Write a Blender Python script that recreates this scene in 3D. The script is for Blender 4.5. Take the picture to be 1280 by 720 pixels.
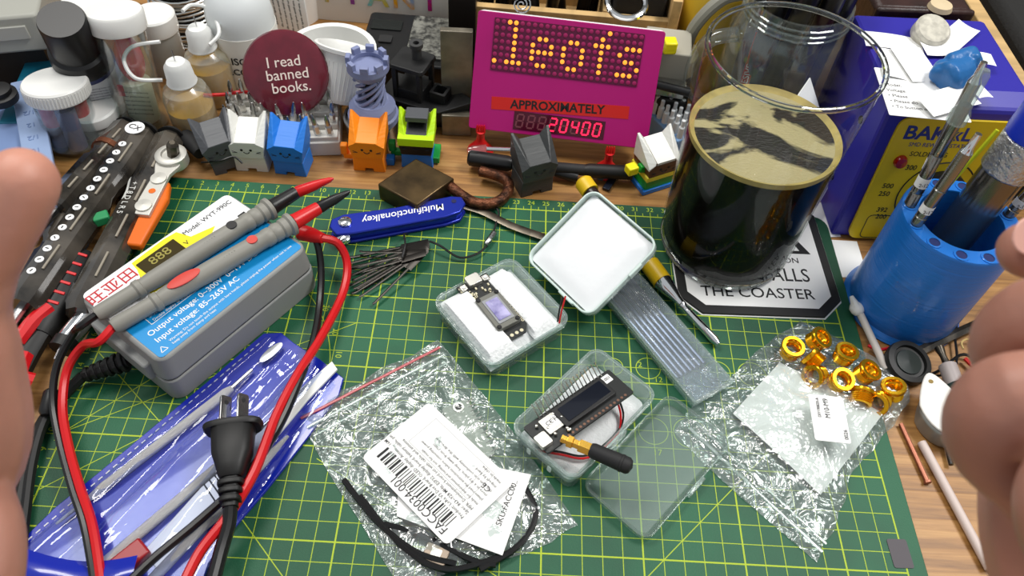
import bpy, math, random
from mathutils import Vector, Matrix, noise
random.seed(7)
PI = math.pi
C = bpy.context.scene.collection
for o in list(bpy.data.objects): bpy.data.objects.remove(o)
scn = bpy.context.scene
S = 0.01                       # all shapes are written in centimetres

# ---------------------------------------------------------------- camera, light, exposure
FPX = 979.99
cF = Vector((0.01536045, 0.61830033, -0.7857918))
cR = Vector((0.99812892, 0.03703526, 0.04865236))
cU = Vector((-0.05918377, 0.78506884, 0.61657456))
cP = Vector((22.241, -8.4835, 37.8165))
cam_d = bpy.data.cameras.new('camera'); cam = bpy.data.objects.new('camera', cam_d); C.objects.link(cam)
cam.matrix_world = Matrix(((cR.x, cU.x, -cF.x, cP.x*S), (cR.y, cU.y, -cF.y, cP.y*S), (cR.z, cU.z, -cF.z, cP.z*S), (0, 0, 0, 1)))
cam_d.sensor_width = 36; cam_d.lens = FPX*36/1280; cam_d.clip_start = 0.01; cam_d.clip_end = 30
cam_d.dof.use_dof = True; cam_d.dof.focus_distance = 0.46; cam_d.dof.aperture_fstop = 20
scn.camera = cam
w = bpy.data.worlds.new('room_light'); scn.world = w; w.use_nodes = True
w.node_tree.nodes['Background'].inputs[0].default_value = (0.90, 0.95, 1.0, 1)
w.node_tree.nodes['Background'].inputs[1].default_value = 0.42
def area(name, loc, size, power, target, col=(1, 1, 1)):
    d = bpy.data.lights.new(name, 'AREA'); d.shape = 'RECTANGLE'; d.size, d.size_y = size; d.energy = power; d.color = col
    o = bpy.data.objects.new(name, d); C.objects.link(o); o.location = Vector(loc)*S
    o.rotation_euler = (Vector(target)-Vector(loc)).to_track_quat('-Z', 'Y').to_euler(); return o
area('ceiling_lamp', (-32, 72, 150), (1.0, 0.3), 14, (22, 15, 0), (1, 0.97, 0.92))
area('desk_lamp_light', (95, 40, 125), (0.5, 0.4), 13, (22, 15, 0), (1, 0.98, 0.95))
scn.view_settings.view_transform = 'Standard'; scn.view_settings.look = 'None'
scn.view_settings.gamma = 1; scn.view_settings.use_curve_mapping = False
scn.view_settings.exposure = 0.2

# ---------------------------------------------------------------- helpers
def V(*a): return Vector(a)
def G(px, py, z=0.0):          # where the sight line through a pixel meets the level plane z (cm)
    d = cF + cR*((px-640)/FPX) - cU*((py-360)/FPX)
    return cP + d*((z-cP.z)/d.z)
def A(px, py, dist):           # point at a given distance in front of the lens (hands only)
    return cP + (cF + cR*((px-640)/FPX) - cU*((py-360)/FPX))*dist
def fr(o, xd=(1, 0, 0), up=(0, 0, 1)):
    x = Vector(xd).normalized(); u = Vector(up); z = (u - x*u.dot(x)).normalized(); y = z.cross(x)
    return Matrix(((x.x, y.x, z.x, o[0]), (x.y, y.y, z.y, o[1]), (x.z, y.z, z.z, o[2]), (0, 0, 0, 1)))
def at(x, y, z=0, rz=0, rx=0, ry=0):
    return Matrix.Translation((x, y, z)) @ Matrix.Rotation(rz, 4, 'Z') @ Matrix.Rotation(ry, 4, 'Y') @ Matrix.Rotation(rx, 4, 'X')
def axis(a, b):                # z axis along a->b
    a = Vector(a); b = Vector(b); q = (b-a).to_track_quat('Z', 'Y'); return Matrix.Translation(a) @ q.to_matrix().to_4x4()
def rrect(w, h, r, n=5, cx=0, cy=0):
    p = []
    for (sx, sy, a0) in ((1, 1, 0), (-1, 1, 90), (-1, -1, 180), (1, -1, 270)):
        for i in range(n+1):
            a = math.radians(a0 + 90*i/n); p.append((cx+sx*(w/2-r)+r*math.cos(a), cy+sy*(h/2-r)+r*math.sin(a)))
    return p
def smooth(pts, k=6, closed=False):
    pts = [Vector(p) for p in pts]; n = len(pts); out = []
    rng = range(n if closed else n-1)
    for i in rng:
        if closed: p0, p1, p2, p3 = pts[i-1], pts[i], pts[(i+1) % n], pts[(i+2) % n]
        else: p0, p1, p2, p3 = pts[max(i-1, 0)], pts[i], pts[i+1], pts[min(i+2, n-1)]
        for j in range(k):
            t = j/k
            out.append(0.5*((2*p1)+(-p0+p2)*t+(2*p0-5*p1+4*p2-p3)*t*t+(-p0+3*p1-3*p2+p3)*t**3))
    if not closed: out.append(pts[-1])
    return out
class MB:
    def __init__(s): s.v = []; s.f = []
    def add(s, vs, fs, M=None):
        k = len(s.v)
        s.v += [(M @ Vector(p)) if M else Vector(p) for p in vs]
        s.f += [tuple(i+k for i in f) for f in fs]; return s
    def box(s, c, d, M=None, taper=1.0):
        x, y, z = d[0]/2, d[1]/2, d[2]/2; vs = []
        for sz in (-1, 1):
            t = taper if sz > 0 else 1
            for sx, sy in ((-1, -1), (1, -1), (1, 1), (-1, 1)): vs.append((c[0]+sx*x*t, c[1]+sy*y*t, c[2]+sz*z))
        return s.add(vs, [(3, 2, 1, 0), (4, 5, 6, 7), (0, 1, 5, 4), (1, 2, 6, 5), (2, 3, 7, 6), (3, 0, 4, 7)], M)
    def prism(s, pts, z0, z1, M=None, top=1.0, cx=0, cy=0):
        n = len(pts)
        vs = [(p[0], p[1], z0) for p in pts] + [(cx+(p[0]-cx)*top, cy+(p[1]-cy)*top, z1) for p in pts]
        return s.add(vs, [tuple(range(n))[::-1], tuple(range(n, 2*n))] + [(i, (i+1) % n, n+(i+1) % n, n+i) for i in range(n)], M)
    def loops(s, L, M=None, cap0=True, cap1=True, closed=False):
        n = len(L[0]); vs = [p for l in L for p in l]; fs = []
        for k in range(len(L)-1 + (1 if closed else 0)):
            a = k*n; b = ((k+1) % len(L))*n
            for i in range(n): fs.append((a+i, a+(i+1) % n, b+(i+1) % n, b+i))
        if cap0 and not closed: fs.append(tuple(range(n))[::-1])
        if cap1 and not closed: fs.append(tuple(range((len(L)-1)*n, len(L)*n)))
        return s.add(vs, fs, M)
    def lathe(s, prof, M=None, n=24, cap0=True, cap1=True, closed=False, ridge=0, k=0):
        L = []
        for r, z in prof:
            L.append([((r*(1+ridge*math.cos(k*2*PI*i/n) if k else r and 1)*1 if k else r)*math.cos(2*PI*i/n), ((r*(1+ridge*math.cos(k*2*PI*i/n))) if k else r)*math.sin(2*PI*i/n), z) for i in range(n)])
        return s.loops(L, M, cap0, cap1, closed)
    def rod(s, a, b, r, r2=None, n=12): 
        a = Vector(a); b = Vector(b); return s.lathe([(r, 0), (r if r2 is None else r2, (b-a).length)], axis(a, b), n)
    def rlathe(s, a, b, prof, n=16, **k):   # profile (r, t) with t from 0 to 1 along a->b
        a = Vector(a); b = Vector(b); L = (b-a).length
        return s.lathe([(r, t*L) for r, t in prof], axis(a, b), n, **k)
    def tube(s, pts, r, n=8, closed=False, flat=1.0):
        pts = [Vector(p) for p in pts]; m = len(pts); L = []
        t = (pts[1]-pts[0]).normalized(); u = t.orthogonal().normalized()
        if abs(t.z) < .9: u = Vector((0, 0, 1)); u = (u-t*u.dot(t)).normalized()
        for i, p in enumerate(pts):
            if closed: t = (pts[(i+1) % m]-pts[i-1]).normalized()
            else: t = (pts[min(i+1, m-1)]-pts[max(i-1, 0)]).normalized()
            u = (u-t*u.dot(t)).normalized(); b = t.cross(u)
            rr = r[i] if isinstance(r, (list, tuple)) else r
            L.append([p+u*rr*flat*math.cos(2*PI*k/n)+b*rr*math.sin(2*PI*k/n) for k in range(n)])
        return s.loops(L, None, closed=closed)
    def sheet(s, f, nu, nv, M=None):
        vs = [f(i/nu, j/nv) for j in range(nv+1) for i in range(nu+1)]
        return s.add(vs, [(j*(nu+1)+i, j*(nu+1)+i+1, (j+1)*(nu+1)+i+1, (j+1)*(nu+1)+i) for j in range(nv) for i in range(nu)], M)
    def line(s, a, b, wd, z, th=None):       # thin flat printed line
        a = Vector((a[0], a[1])); b = Vector((b[0], b[1])); d = (b-a).normalized(); n = Vector((-d.y, d.x))*wd/2
        return s.add([(a.x-n.x, a.y-n.y, z), (b.x-n.x, b.y-n.y, z), (b.x+n.x, b.y+n.y, z), (a.x+n.x, a.y+n.y, z)], [(0, 1, 2, 3)])
    def ball(s, c, r, n=12, m=8, sc=(1, 1, 1)):
        pr = [(max(1e-4, r*math.sin(PI*i/m)), -r*math.cos(PI*i/m)) for i in range(m+1)]
        return s.lathe(pr, Matrix.Translation(c) @ Matrix.Diagonal((sc[0], sc[1], sc[2], 1)), n)
    def tf(s, M): s.v = [M @ p for p in s.v]; return s
def mesh_of(name, mb, M=None, flat=False, ang=35):
    me = bpy.data.meshes.new(name)
    me.from_pydata([((M @ p) if M else p)*S for p in mb.v], [], mb.f); me.update()
    if not flat:
        me.polygons.foreach_set('use_smooth', [True]*len(me.polygons)); me.set_sharp_from_angle(angle=math.radians(ang))
    return me
WM = {}
def wm(o): return WM.get(o.name, Matrix())
def scaled(M): N = M.copy(); N.translation = N.translation*S; return N
def tag(o, label=None, cat=None, group=None, kind=None):
    if label: o['label'] = label
    if cat: o['category'] = cat
    if group: o['group'] = group
    if kind: o['kind'] = kind
    return o
def bev(o, w, seg=2):
    m = o.modifiers.new('bevel', 'BEVEL'); m.width = w*S; m.segments = seg; m.limit_method = 'ANGLE'; m.angle_limit = math.radians(40)
    return o
def T(name, label, cat, M=None, group=None):
    o = bpy.data.objects.new(name, None); C.objects.link(o); M = M or Matrix()
    o.empty_display_size = .01; o.matrix_world = scaled(M); WM[o.name] = M.copy(); return tag(o, label, cat, group)
def P(name, mb, mt, parent, w=False, M=None, label=None, kind=None, bevel=0, flat=False, ang=35):
    X = M
    if w: X = wm(parent).inverted() @ (M or Matrix())
    o = bpy.data.objects.new(name, mesh_of(name, mb, X, flat, ang)); C.objects.link(o); o.data.materials.append(mt)
    o.parent = parent; WM[o.name] = wm(parent); tag(o, label, kind=kind)
    if bevel: bev(o, bevel)
    return o
def O(name, label, cat, mb, mt, M=None, w=False, group=None, kind=None, bevel=0, flat=False, ang=35):
    if w:
        xs = [p.x for p in mb.v]; ys = [p.y for p in mb.v]; z0 = min(p.z for p in mb.v)
        M = Matrix.Translation(((min(xs)+max(xs))/2, (min(ys)+max(ys))/2, z0)); me = mesh_of(name, mb, M.inverted(), flat, ang)
    else: me = mesh_of(name, mb, None, flat, ang)
    o = bpy.data.objects.new(name, me); C.objects.link(o); o.data.materials.append(mt)
    M = M or Matrix(); o.matrix_world = scaled(M); WM[o.name] = M.copy(); tag(o, label, cat, group, kind)
    if bevel: bev(o, bevel)
    return o
def text(s, size, M, mt, parent, name='lettering', w=True, ext=0.006, align='CENTER', shear=0, off=0, sx=1.0, res=3, label=None):
    cu = bpy.data.curves.new('t', 'FONT'); cu.body = s; cu.size = size; cu.extrude = ext; cu.align_x = align; cu.align_y = 'CENTER'
    cu.shear = shear; cu.offset = off; cu.resolution_u = res
    to = bpy.data.objects.new('t', cu); C.objects.link(to); dg = bpy.context.evaluated_depsgraph_get(); dg.update()
    me = bpy.data.meshes.new_from_object(to.evaluated_get(dg)); bpy.data.objects.remove(to)
    X = (wm(parent).inverted() @ M if w else M) @ Matrix.Diagonal((sx, 1, 1, 1))
    for v in me.vertices: v.co = (X @ v.co)*S
    me.materials.clear(); me.materials.append(mt); me.name = name
    o = bpy.data.objects.new(name, me); C.objects.link(o); o.parent = parent; WM[o.name] = wm(parent); tag(o, label)
    return o
def copy_tree(o, M=None, parent=None, **k):
    c = o.copy(); C.objects.link(c)
    if parent: c.parent = parent
    if M is not None: c.matrix_world = scaled(M); WM[c.name] = M.copy()
    for ch in [x for x in C.objects if x.parent == o]: copy_tree(ch, None, c)
    tag(c, **k); return c

# ---------------------------------------------------------------- materials
def lin(c):
    c = c/255
    return c/12.92 if c <= .04045 else ((c+.055)/1.055)**2.4
def rgb(c): return (lin(c[0]), lin(c[1]), lin(c[2]), 1)
def mat(name, col, rough=.5, metal=0, var=0, vs=2, bump=0, bs=8, coat=0, trans=0, ior=1.45, alpha=1, emit=0, sss=0, stretch=(1, 1, 1), col2=None, spec=.5):
    m = bpy.data.materials.new(name); m.use_nodes = True; nt = m.node_tree; b = nt.nodes['Principled BSDF']
    b.inputs['Base Color'].default_value = rgb(col); b.inputs['Roughness'].default_value = rough; b.inputs['Metallic'].default_value = metal
    b.inputs['Coat Weight'].default_value = coat; b.inputs['Transmission Weight'].default_value = trans; b.inputs['IOR'].default_value = ior
    b.inputs['Alpha'].default_value = alpha; b.inputs['Specular IOR Level'].default_value = spec
    if sss: b.inputs['Subsurface Weight'].default_value = sss; b.inputs['Subsurface Radius'].default_value = (.006, .003, .0015)
    if emit: b.inputs['Emission Color'].default_value = rgb(col); b.inputs['Emission Strength'].default_value = emit
    if var or bump or col2:
        tc = nt.nodes.new('ShaderNodeTexCoord'); mp = nt.nodes.new('ShaderNodeMapping'); nt.links.new(tc.outputs['Object'], mp.inputs[0]); mp.inputs['Scale'].default_value = stretch
        if var or col2:
            n = nt.nodes.new('ShaderNodeTexNoise'); n.inputs['Scale'].default_value = vs*100/2; n.inputs['Detail'].default_value = 5; nt.links.new(mp.outputs[0], n.inputs[0])
            r = nt.nodes.new('ShaderNodeValToRGB'); a = col; c2 = col2 or tuple(max(0, x*(1-var)) for x in col)
            r.color_ramp.elements[0].color = rgb(c2); r.color_ramp.elements[1].color = rgb(a); r.color_ramp.elements[0].position = .38; r.color_ramp.elements[1].position = .62
            nt.links.new(n.outputs['Fac'], r.inputs[0]); nt.links.new(r.outputs[0], b.inputs['Base Color'])
        if bump:
            n2 = nt.nodes.new('ShaderNodeTexNoise'); n2.inputs['Scale'].default_value = bs*100/2; n2.inputs['Detail'].default_value = 4; nt.links.new(mp.outputs[0], n2.inputs[0])
            bp = nt.nodes.new('ShaderNodeBump'); bp.inputs['Strength'].default_value = bump; bp.inputs['Distance'].default_value = .0015
            nt.links.new(n2.outputs['Fac'], bp.inputs['Height']); nt.links.new(bp.outputs[0], b.inputs['Normal'])
    return m
def film(name, tint=(255, 255, 255), body=.1, gloss=.25, rough=.12, bump=.6, bs=1.2, col=(225, 232, 232), dist=.004, edge=.55, pw_=2.5):
    # thin clear plastic: mostly see-through, a little milky, with crinkled reflections
    m = bpy.data.materials.new(name); m.use_nodes = True; nt = m.node_tree; N = nt.nodes; L = nt.links; N.remove(N['Principled BSDF'])
    out = N['Material Output']; tr = N.new('ShaderNodeBsdfTransparent'); tr.inputs[0].default_value = rgb(tint)
    df = N.new('ShaderNodeBsdfDiffuse'); df.inputs[0].default_value = rgb(col); gl = N.new('ShaderNodeBsdfGlossy'); gl.inputs['Roughness'].default_value = rough
    lw = N.new('ShaderNodeLayerWeight'); pw = N.new('ShaderNodeMath'); pw.operation = 'POWER'; pw.inputs[1].default_value = pw_; mu = N.new('ShaderNodeMath'); mu.operation = 'MULTIPLY_ADD'; mu.inputs[1].default_value = edge; mu.inputs[2].default_value = .03+gloss*.2
    m1 = N.new('ShaderNodeMixShader'); m1.inputs[0].default_value = body; m2 = N.new('ShaderNodeMixShader')
    L.new(tr.outputs[0], m1.inputs[1]); L.new(df.outputs[0], m1.inputs[2]); L.new(m1.outputs[0], m2.inputs[1]); L.new(gl.outputs[0], m2.inputs[2])
    L.new(lw.outputs['Facing'], pw.inputs[0]); L.new(pw.outputs[0], mu.inputs[0]); L.new(mu.outputs[0], m2.inputs[0]); L.new(m2.outputs[0], out.inputs[0])
    if bump:
        tc = N.new('ShaderNodeTexCoord'); n = N.new('ShaderNodeTexNoise'); n.inputs['Scale'].default_value = bs*100; n.inputs['Detail'].default_value = 3; n.inputs['Distortion'].default_value = 1.2
        bp = N.new('ShaderNodeBump'); bp.inputs['Strength'].default_value = bump; bp.inputs['Distance'].default_value = dist
        L.new(tc.outputs['Object'], n.inputs[0]); L.new(n.outputs['Fac'], bp.inputs['Height'])
        for x in (gl,): L.new(bp.outputs[0], x.inputs['Normal'])
    return m
white = mat('white_plastic', (232, 232, 228), .4)
paper = mat('white_paper', (240, 240, 238), .75)
ink = mat('black_ink', (18, 18, 20), .6)
white_ink = mat('white_ink', (240, 240, 240), .6)
black = mat('black_plastic', (22, 22, 23), .38)
matte_black = mat('matte_black_plastic', (30, 30, 31), .65)
rubber = mat('black_rubber', (18, 18, 18), .5)
steel = mat('steel', (200, 200, 200), .22, 1, var=.1)
dark_steel = mat('dark_steel', (120, 112, 100), .35, 1, var=.3)
chrome = mat('chrome', (235, 235, 235), .08, 1)
gold = mat('gold_plating', (235, 185, 80), .2, 1)
red = mat('red_plastic', (205, 25, 28), .35)
red_rub = mat('red_rubber', (205, 22, 30), .4)
grey_rub = mat('grey_probe_plastic', (138, 136, 128), .5)
frost = film('frosted_polypropylene', (238, 246, 244), .18, .2, .2, .15, 2, (215, 228, 226))
clear = film('clear_plastic', (245, 250, 250), .05, .3, .06, 0)
bagfilm = film('crinkled_bag_film', (240, 246, 244), .09, .5, .16, .8, .6, (220, 228, 226), .006)
lampwood = mat('pale_wood', (205, 170, 115), .55, var=.15, stretch=(1, .1, 1))

# ---------------------------------------------------------------- setting and desk
def struct(name, mb, mt): return O(name, None, None, mb, mt, kind='structure')
wall_m = mat('grey_wall_paint', (150, 150, 145), .9); floor_m = mat('brown_floor', (90, 75, 60), .7, var=.2)
struct('floor', MB().box((20, 20, -76), (340, 300, 2)), floor_m)
struct('wall_back', MB().box((20, 171, 50), (340, 2, 250)), wall_m)
struct('wall_right', MB().box((191, 20, 50), (2, 300, 250)), wall_m)
def wood():
    m = bpy.data.materials.new('oak_veneer'); m.use_nodes = True; nt = m.node_tree; b = nt.nodes['Principled BSDF']; N = nt.nodes; L = nt.links
    tc = N.new('ShaderNodeTexCoord'); mp = N.new('ShaderNodeMapping'); mp.inputs['Scale'].default_value = (6, 120, 1); L.new(tc.outputs['Object'], mp.inputs[0])
    n = N.new('ShaderNodeTexNoise'); n.inputs['Scale'].default_value = 1.6; n.inputs['Detail'].default_value = 8; n.inputs['Roughness'].default_value = .65; n.inputs['Distortion'].default_value = .6; L.new(mp.outputs[0], n.inputs[0])
    r = N.new('ShaderNodeValToRGB'); e = r.color_ramp.elements; e[0].position = .3; e[0].color = rgb((112, 74, 36)); e[1].position = .7; e[1].color = rgb((188, 142, 84)); x = e.new(.52); x.color = rgb((162, 116, 62))
    L.new(n.outputs['Fac'], r.inputs[0]); L.new(r.outputs[0], b.inputs['Base Color']); b.inputs['Roughness'].default_value = .45
    bp = N.new('ShaderNodeBump'); bp.inputs['Strength'].default_value = .15; bp.inputs['Distance'].default_value = .001; L.new(n.outputs['Fac'], bp.inputs['Height']); L.new(bp.outputs[0], b.inputs['Normal'])
    return m
oak = wood()
desk = T('desk', 'brown wood-grain desk carrying the green cutting mat and all the clutter', 'desk', at(22, 22, -75))
P('desk_top', MB().box((22, 22, -1.8), (170, 96, 3)), oak, desk, w=True, bevel=.2)
for sx in (-1, 1):
    for sy in (-1, 1): P('leg', MB().box((22+sx*80, 22+sy*43, -39.15), (5, 5, 71.7)), oak, desk, w=True)

# cutting mat
mat_green = mat('green_cutting_mat', (22, 92, 60), .55, var=.22, vs=.25, bump=.12, bs=25)
mat_line = mat('yellow_print', (170, 192, 40), .6)
cm = T('cutting_mat', 'green self-healing cutting mat with a yellow centimetre grid on the desk', 'cutting mat', at(21.5, 14, -.3))
P('mat_sheet', MB().prism(rrect(45, 30, 1.0, 6, 21.5, 14), -.3, 0), mat_green, cm, w=True, bevel=.04)
g = MB(); z = .004
for x in range(0, 44): g.line((x, 0), (x, 28), .08 if x % 5 == 0 or x == 43 else .038, z)
for y in range(0, 29): g.line((0, y), (43, y), .08 if y % 5 == 0 or y == 28 else .038, z+.001)
for x in range(0, 87): g.line((x/2, 28), (x/2, 28.28 if x % 2 else 28.4), .04, z)
for y in range(0, 57): g.line((0, y/2), (-.28 if y % 2 else -.4, y/2), .04, z)
for (a, b) in (((0, 10), (9, 19)), ((0, 10), (14, 18)), ((0, 6.8), (12, 16)), ((10, 5), (1.3, 20)), ((9.2, 7), (17, -1)), ((13.3, 9.3), (26, 2)), ((9.2, 7), (0, 15)), ((26, 0), (43, 17))):
    g.line(a, b, .045, z+.002)
def ring(cx, cy, r, wd=.045, a0=0, a1=360, n=32):
    pts = [(cx+r*math.cos(math.radians(a0+(a1-a0)*i/n)), cy+r*math.sin(math.radians(a0+(a1-a0)*i/n))) for i in range(n+1)]
    for i in range(n): g.line(pts[i], pts[i+1], wd, z+.002)
ring(4, 14, 9, .05, -60, 75, 60)
for px, py, r in ((762, 462, .55), (809, 464, .7), (902, 469, .75), (936, 468, .8), (819, 541, .8), (855, 542, .9), (1010, 540, .9)):
    q = G(px, py); ring(round(q.x), round(q.y), r)
P('grid_print', g, mat_line, cm, w=True, kind='stuff', flat=True)
for x in range(1, 43): text(str(x), .5, at(x, 28.62, .004), mat_line, cm, 'number', ext=0)
for y in range(1, 28): text(str(y), .5, at(-.62, y, .004, PI/2), mat_line, cm, 'number', ext=0)
for s_, px, py in (('30', 407, 385), ('20', 419, 415), ('10', 423, 443), ('12', 823, 475), ('17', 822, 566), ('18', 870, 568), ('2', 800, 456), ('5', 931, 462)):
    q = G(px, py); text(s_, .5, at(q.x, q.y, .01, -PI/2 if px < 500 else 0), mat_line, cm, 'number', ext=0)
q = G(1125, 692)
O('grey_patch', 'small dark grey square patch stuck on the mat, right of its grid', 'patch', MB().prism(rrect(1.0, 1.45, .1, 2), 0, .03), mat('grey_tape', (88, 84, 88), .7), at(q.x, q.y, .006, .03))

# ---------------------------------------------------------------- pint glass on its coaster
coast = T('coaster', 'black and white printed coaster with clipped corners under the glass of dark beer', 'coaster', at(38.2, 25.1, 0, .03))
oct_ = lambda a, b, c: [(a-c, -b), (a, -b+c), (a, b-c), (a-c, b), (-a+c, b), (-a, b-c), (-a, -b+c), (-a+c, -b)]
P('base', MB().prism(oct_(5.05, 4.9, 1.3), 0, .2), mat('black_print_board', (24, 24, 25), .6), coast, bevel=.03)
P('underside_sheet', MB().prism(oct_(5.12, 4.97, 1.32), 0, .06), paper, coast)
P('white_face', MB().prism(oct_(4.5, 4.3, 1.0), .2, .215), paper, coast)
text('THE COASTER', 1.12, at(-.1, -3.25, .22), ink, coast, w=False, off=.004, sx=.98)
text('COBBLEBALLS', 1.5, at(-.2, -1.75, .22), ink, coast, w=False, off=.005, sx=.78)
text('THE CONSTRUCTION', .62, at(0, -.5, .22), ink, coast, w=False, off=.003)
P('triangle_print', MB().prism([(1.2, .1), (4.0, .1), (2.4, 3.0)], .216, .222), ink, coast)
P('triangle_stripes', MB().prism([(1.9, .35), (2.5, .35), (2.45, 1.9)], .222, .228).prism([(2.8, .35), (3.3, .35), (2.75, 1.6)], .222, .228), paper, coast)
def glassmat(name, tint=(250, 253, 250), rough=0):
    return mat(name, tint, rough, 0, trans=1, ior=1.46)
glass_m = glassmat('clear_glass')
GX, GY = 36.5, 25.9
pg = T('pint_glass', 'tall clear glass half empty of black beer standing on the coaster', 'glass', at(GX, GY, .23))
outer = [(3.3, 0), (4.0, .1), (4.15, .5), (4.22, 2), (4.25, 5), (4.3, 8), (4.36, 10), (4.45, 11.6), (4.52, 13), (4.53, 14.3), (4.5, 14.44)]
inner = [(4.43, 14.44), (4.4, 14.3), (4.37, 13), (4.24, 11.6), (4.15, 10), (4.08, 8), (4.0, 5), (3.97, 2), (3.85, 1.0), (3.5, .75), (.01, .7)]
P('glass_wall', MB().lathe(outer[1:] , n=72, cap0=False, cap1=False), film('glass_wall_film', (248, 251, 249), .0, .0, .01, 0, edge=.4, pw_=5), pg, ang=60)
P('rim', MB().tube([(4.47*math.cos(2*PI*i/64), 4.47*math.sin(2*PI*i/64), 14.42) for i in range(64)], .15, 10, closed=True), glass_m, pg)
P('thick_base', MB().lathe([(.01, 0), (3.3, 0), (4.0, .1), (4.12, .5), (4.0, .62), (.01, .6)], n=64, cap0=False, cap1=False), glass_m, pg, ang=60)
beer_m = mat('black_beer', (9, 5, 3), .22, spec=.12)
LV = 9.0
P('dark_beer', MB().lathe([(.01, .66), (3.85, .68), (4.05, 1.0), (4.12, 2), (4.16, 5), (4.22, LV), (.01, LV)], n=64, cap0=False, cap1=False), beer_m, pg)
fm = mat('beer_foam', (160, 148, 108), .5, bump=.4, bs=8, col2=(24, 18, 12), var=.1, vs=.3, stretch=(1, 1.7, 1))
fm.node_tree.nodes['Color Ramp'].color_ramp.elements[0].position = .445; fm.node_tree.nodes['Color Ramp'].color_ramp.elements[1].position = .50
[setattr(n_.inputs['Distortion'], 'default_value', 1.3) for n_ in fm.node_tree.nodes if n_.bl_idname == 'ShaderNodeTexNoise' and n_.inputs['Scale'].default_value < 100]
foam = P('foam_layer', MB().lathe([(4.2, LV-.02), (4.15, LV+.08), (.01, LV+.08)], n=48, cap0=False, cap1=False), fm, pg)
P('foam_ring', MB().lathe([(4.23, LV-.05), (4.25, LV+.3), (4.02, LV+.14), (3.9, LV+.07)], n=64, cap0=False, cap1=False), mat('foam_edge', (178, 158, 92), .6, var=.15), pg)

# ---------------------------------------------------------------- adapter box with label
AM = at(5.5, 18.35, 0, math.radians(55.2))
ab = T('power_supply', 'grey plastic variable power supply box with blue and white label', 'power supply', AM)
grey_case = mat('grey_abs', (146, 148, 146), .5, bump=.08, bs=30)
P('lower_shell', MB().prism(rrect(10.5, 7.0, .7, 5), 0, 1.7), grey_case, ab, bevel=.08)
P('upper_shell', MB().prism(rrect(10.45, 6.95, .7, 5), 1.76, 3.6, top=.972), grey_case, ab, bevel=.16)
P('seam', MB().prism(rrect(10.3, 6.8, .6, 5), 1.6, 1.85), mat('dark_seam', (80, 82, 82), .7), ab)
P('end_lip', MB().prism(rrect(.5, 4.6, .2, 3, -5.3, 0), 1.4, 2.7), grey_case, ab, bevel=.1)
P('blue_label', MB().prism(rrect(9.7, 3.5, .25, 4, 0, -1.45), 3.6, 3.62), mat('cyan_label', (20, 140, 205), .3), ab)
P('white_label', MB().prism(rrect(9.9, 3.0, .35, 4, 0, 1.8), 3.6, 3.63), mat('gloss_white_label', (236, 236, 236), .3), ab)
P('yellow_burst', MB().prism([(-2.5, .5), (-2.9, 1.3), (-2.3, 1.7), (-2.0, 2.5), (-1.9, 3.1), (.3, 3.2), (1.1, 3.1), (1.4, 2.2), (2.8, 1.8), (2.0, 1.3), (2.4, .35)], 3.63, 3.64), mat('yellow_label', (235, 220, 20), .4), ab)
P('meter_window', MB().prism(rrect(2.5, 2.0, .05, 2, -.6, 1.8), 3.64, 3.67), mat('amber_display', (58, 48, 14), .15), ab)
dig = mat('unlit_segments', (150, 140, 60), .5)
for y in (2.3, 1.35): text('888', .82, at(-.6, y, 3.68), dig, ab, 'display_digits', w=False, sx=1.1)
redink = mat('red_ink', (190, 30, 40), .5)
text('旺亚田', .98, at(-3.55, 2.5, 3.64), redink, ab, w=False, off=.004)
text('WANG YA TIAN', .36, at(-3.5, 1.8, 3.64), redink, ab, w=False)
text('Model: WYT-990C', .44, at(2.95, 2.65, 3.64), ink, ab, w=False)
text('V', .45, at(.95, 2.0, 3.65), ink, ab, w=False); text('mA', .45, at(1.4, 1.2, 3.65), ink, ab, w=False)
P('black_square', MB().prism(rrect(.5, .45, .02, 1, 4.35, 1.2), 3.64, 3.645), ink, ab)
text('Output voltage: 0~300V  0~19V DC', .5, at(-4.35, -1.55, 3.63), white_ink, ab, w=False, align='LEFT', off=.003, sx=.98)
text('Input voltage: 85~265V AC', .5, at(-4.35, -2.15, 3.63), white_ink, ab, w=False, align='LEFT', off=.003, sx=.98)
text('0~300V output voltage, adjustable current and power', .24, at(-3.6, -.62, 3.63), white_ink, ab, w=False, align='LEFT')
text('Double display of output voltage and current', .24, at(-3.6, -.95, 3.63), white_ink, ab, w=False, align='LEFT')
text('Warning: Do not touch the output with bare hands, please unplug the power when not in use', .22, at(-3.9, -2.65, 3.63), white_ink, ab, w=False, align='LEFT')
text('keep away from damp and heat', .22, at(-3.9, -2.9, 3.63), white_ink, ab, w=False, align='LEFT')
g = MB()
for a, b in (((-4.6, -2.95), (-4.2, -2.95)), ((-4.2, -2.95), (-4.4, -2.6)), ((-4.4, -2.6), (-4.6, -2.95)), ((-3.8, -.45), (1.2, -.45)), ((-3.8, -1.12), (1.2, -1.12)), ((-3.8, -1.12), (-3.8, -.45))): g.line(a, b, .04, 3.632)
P('label_frame', g, white_ink, ab, flat=True)
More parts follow.
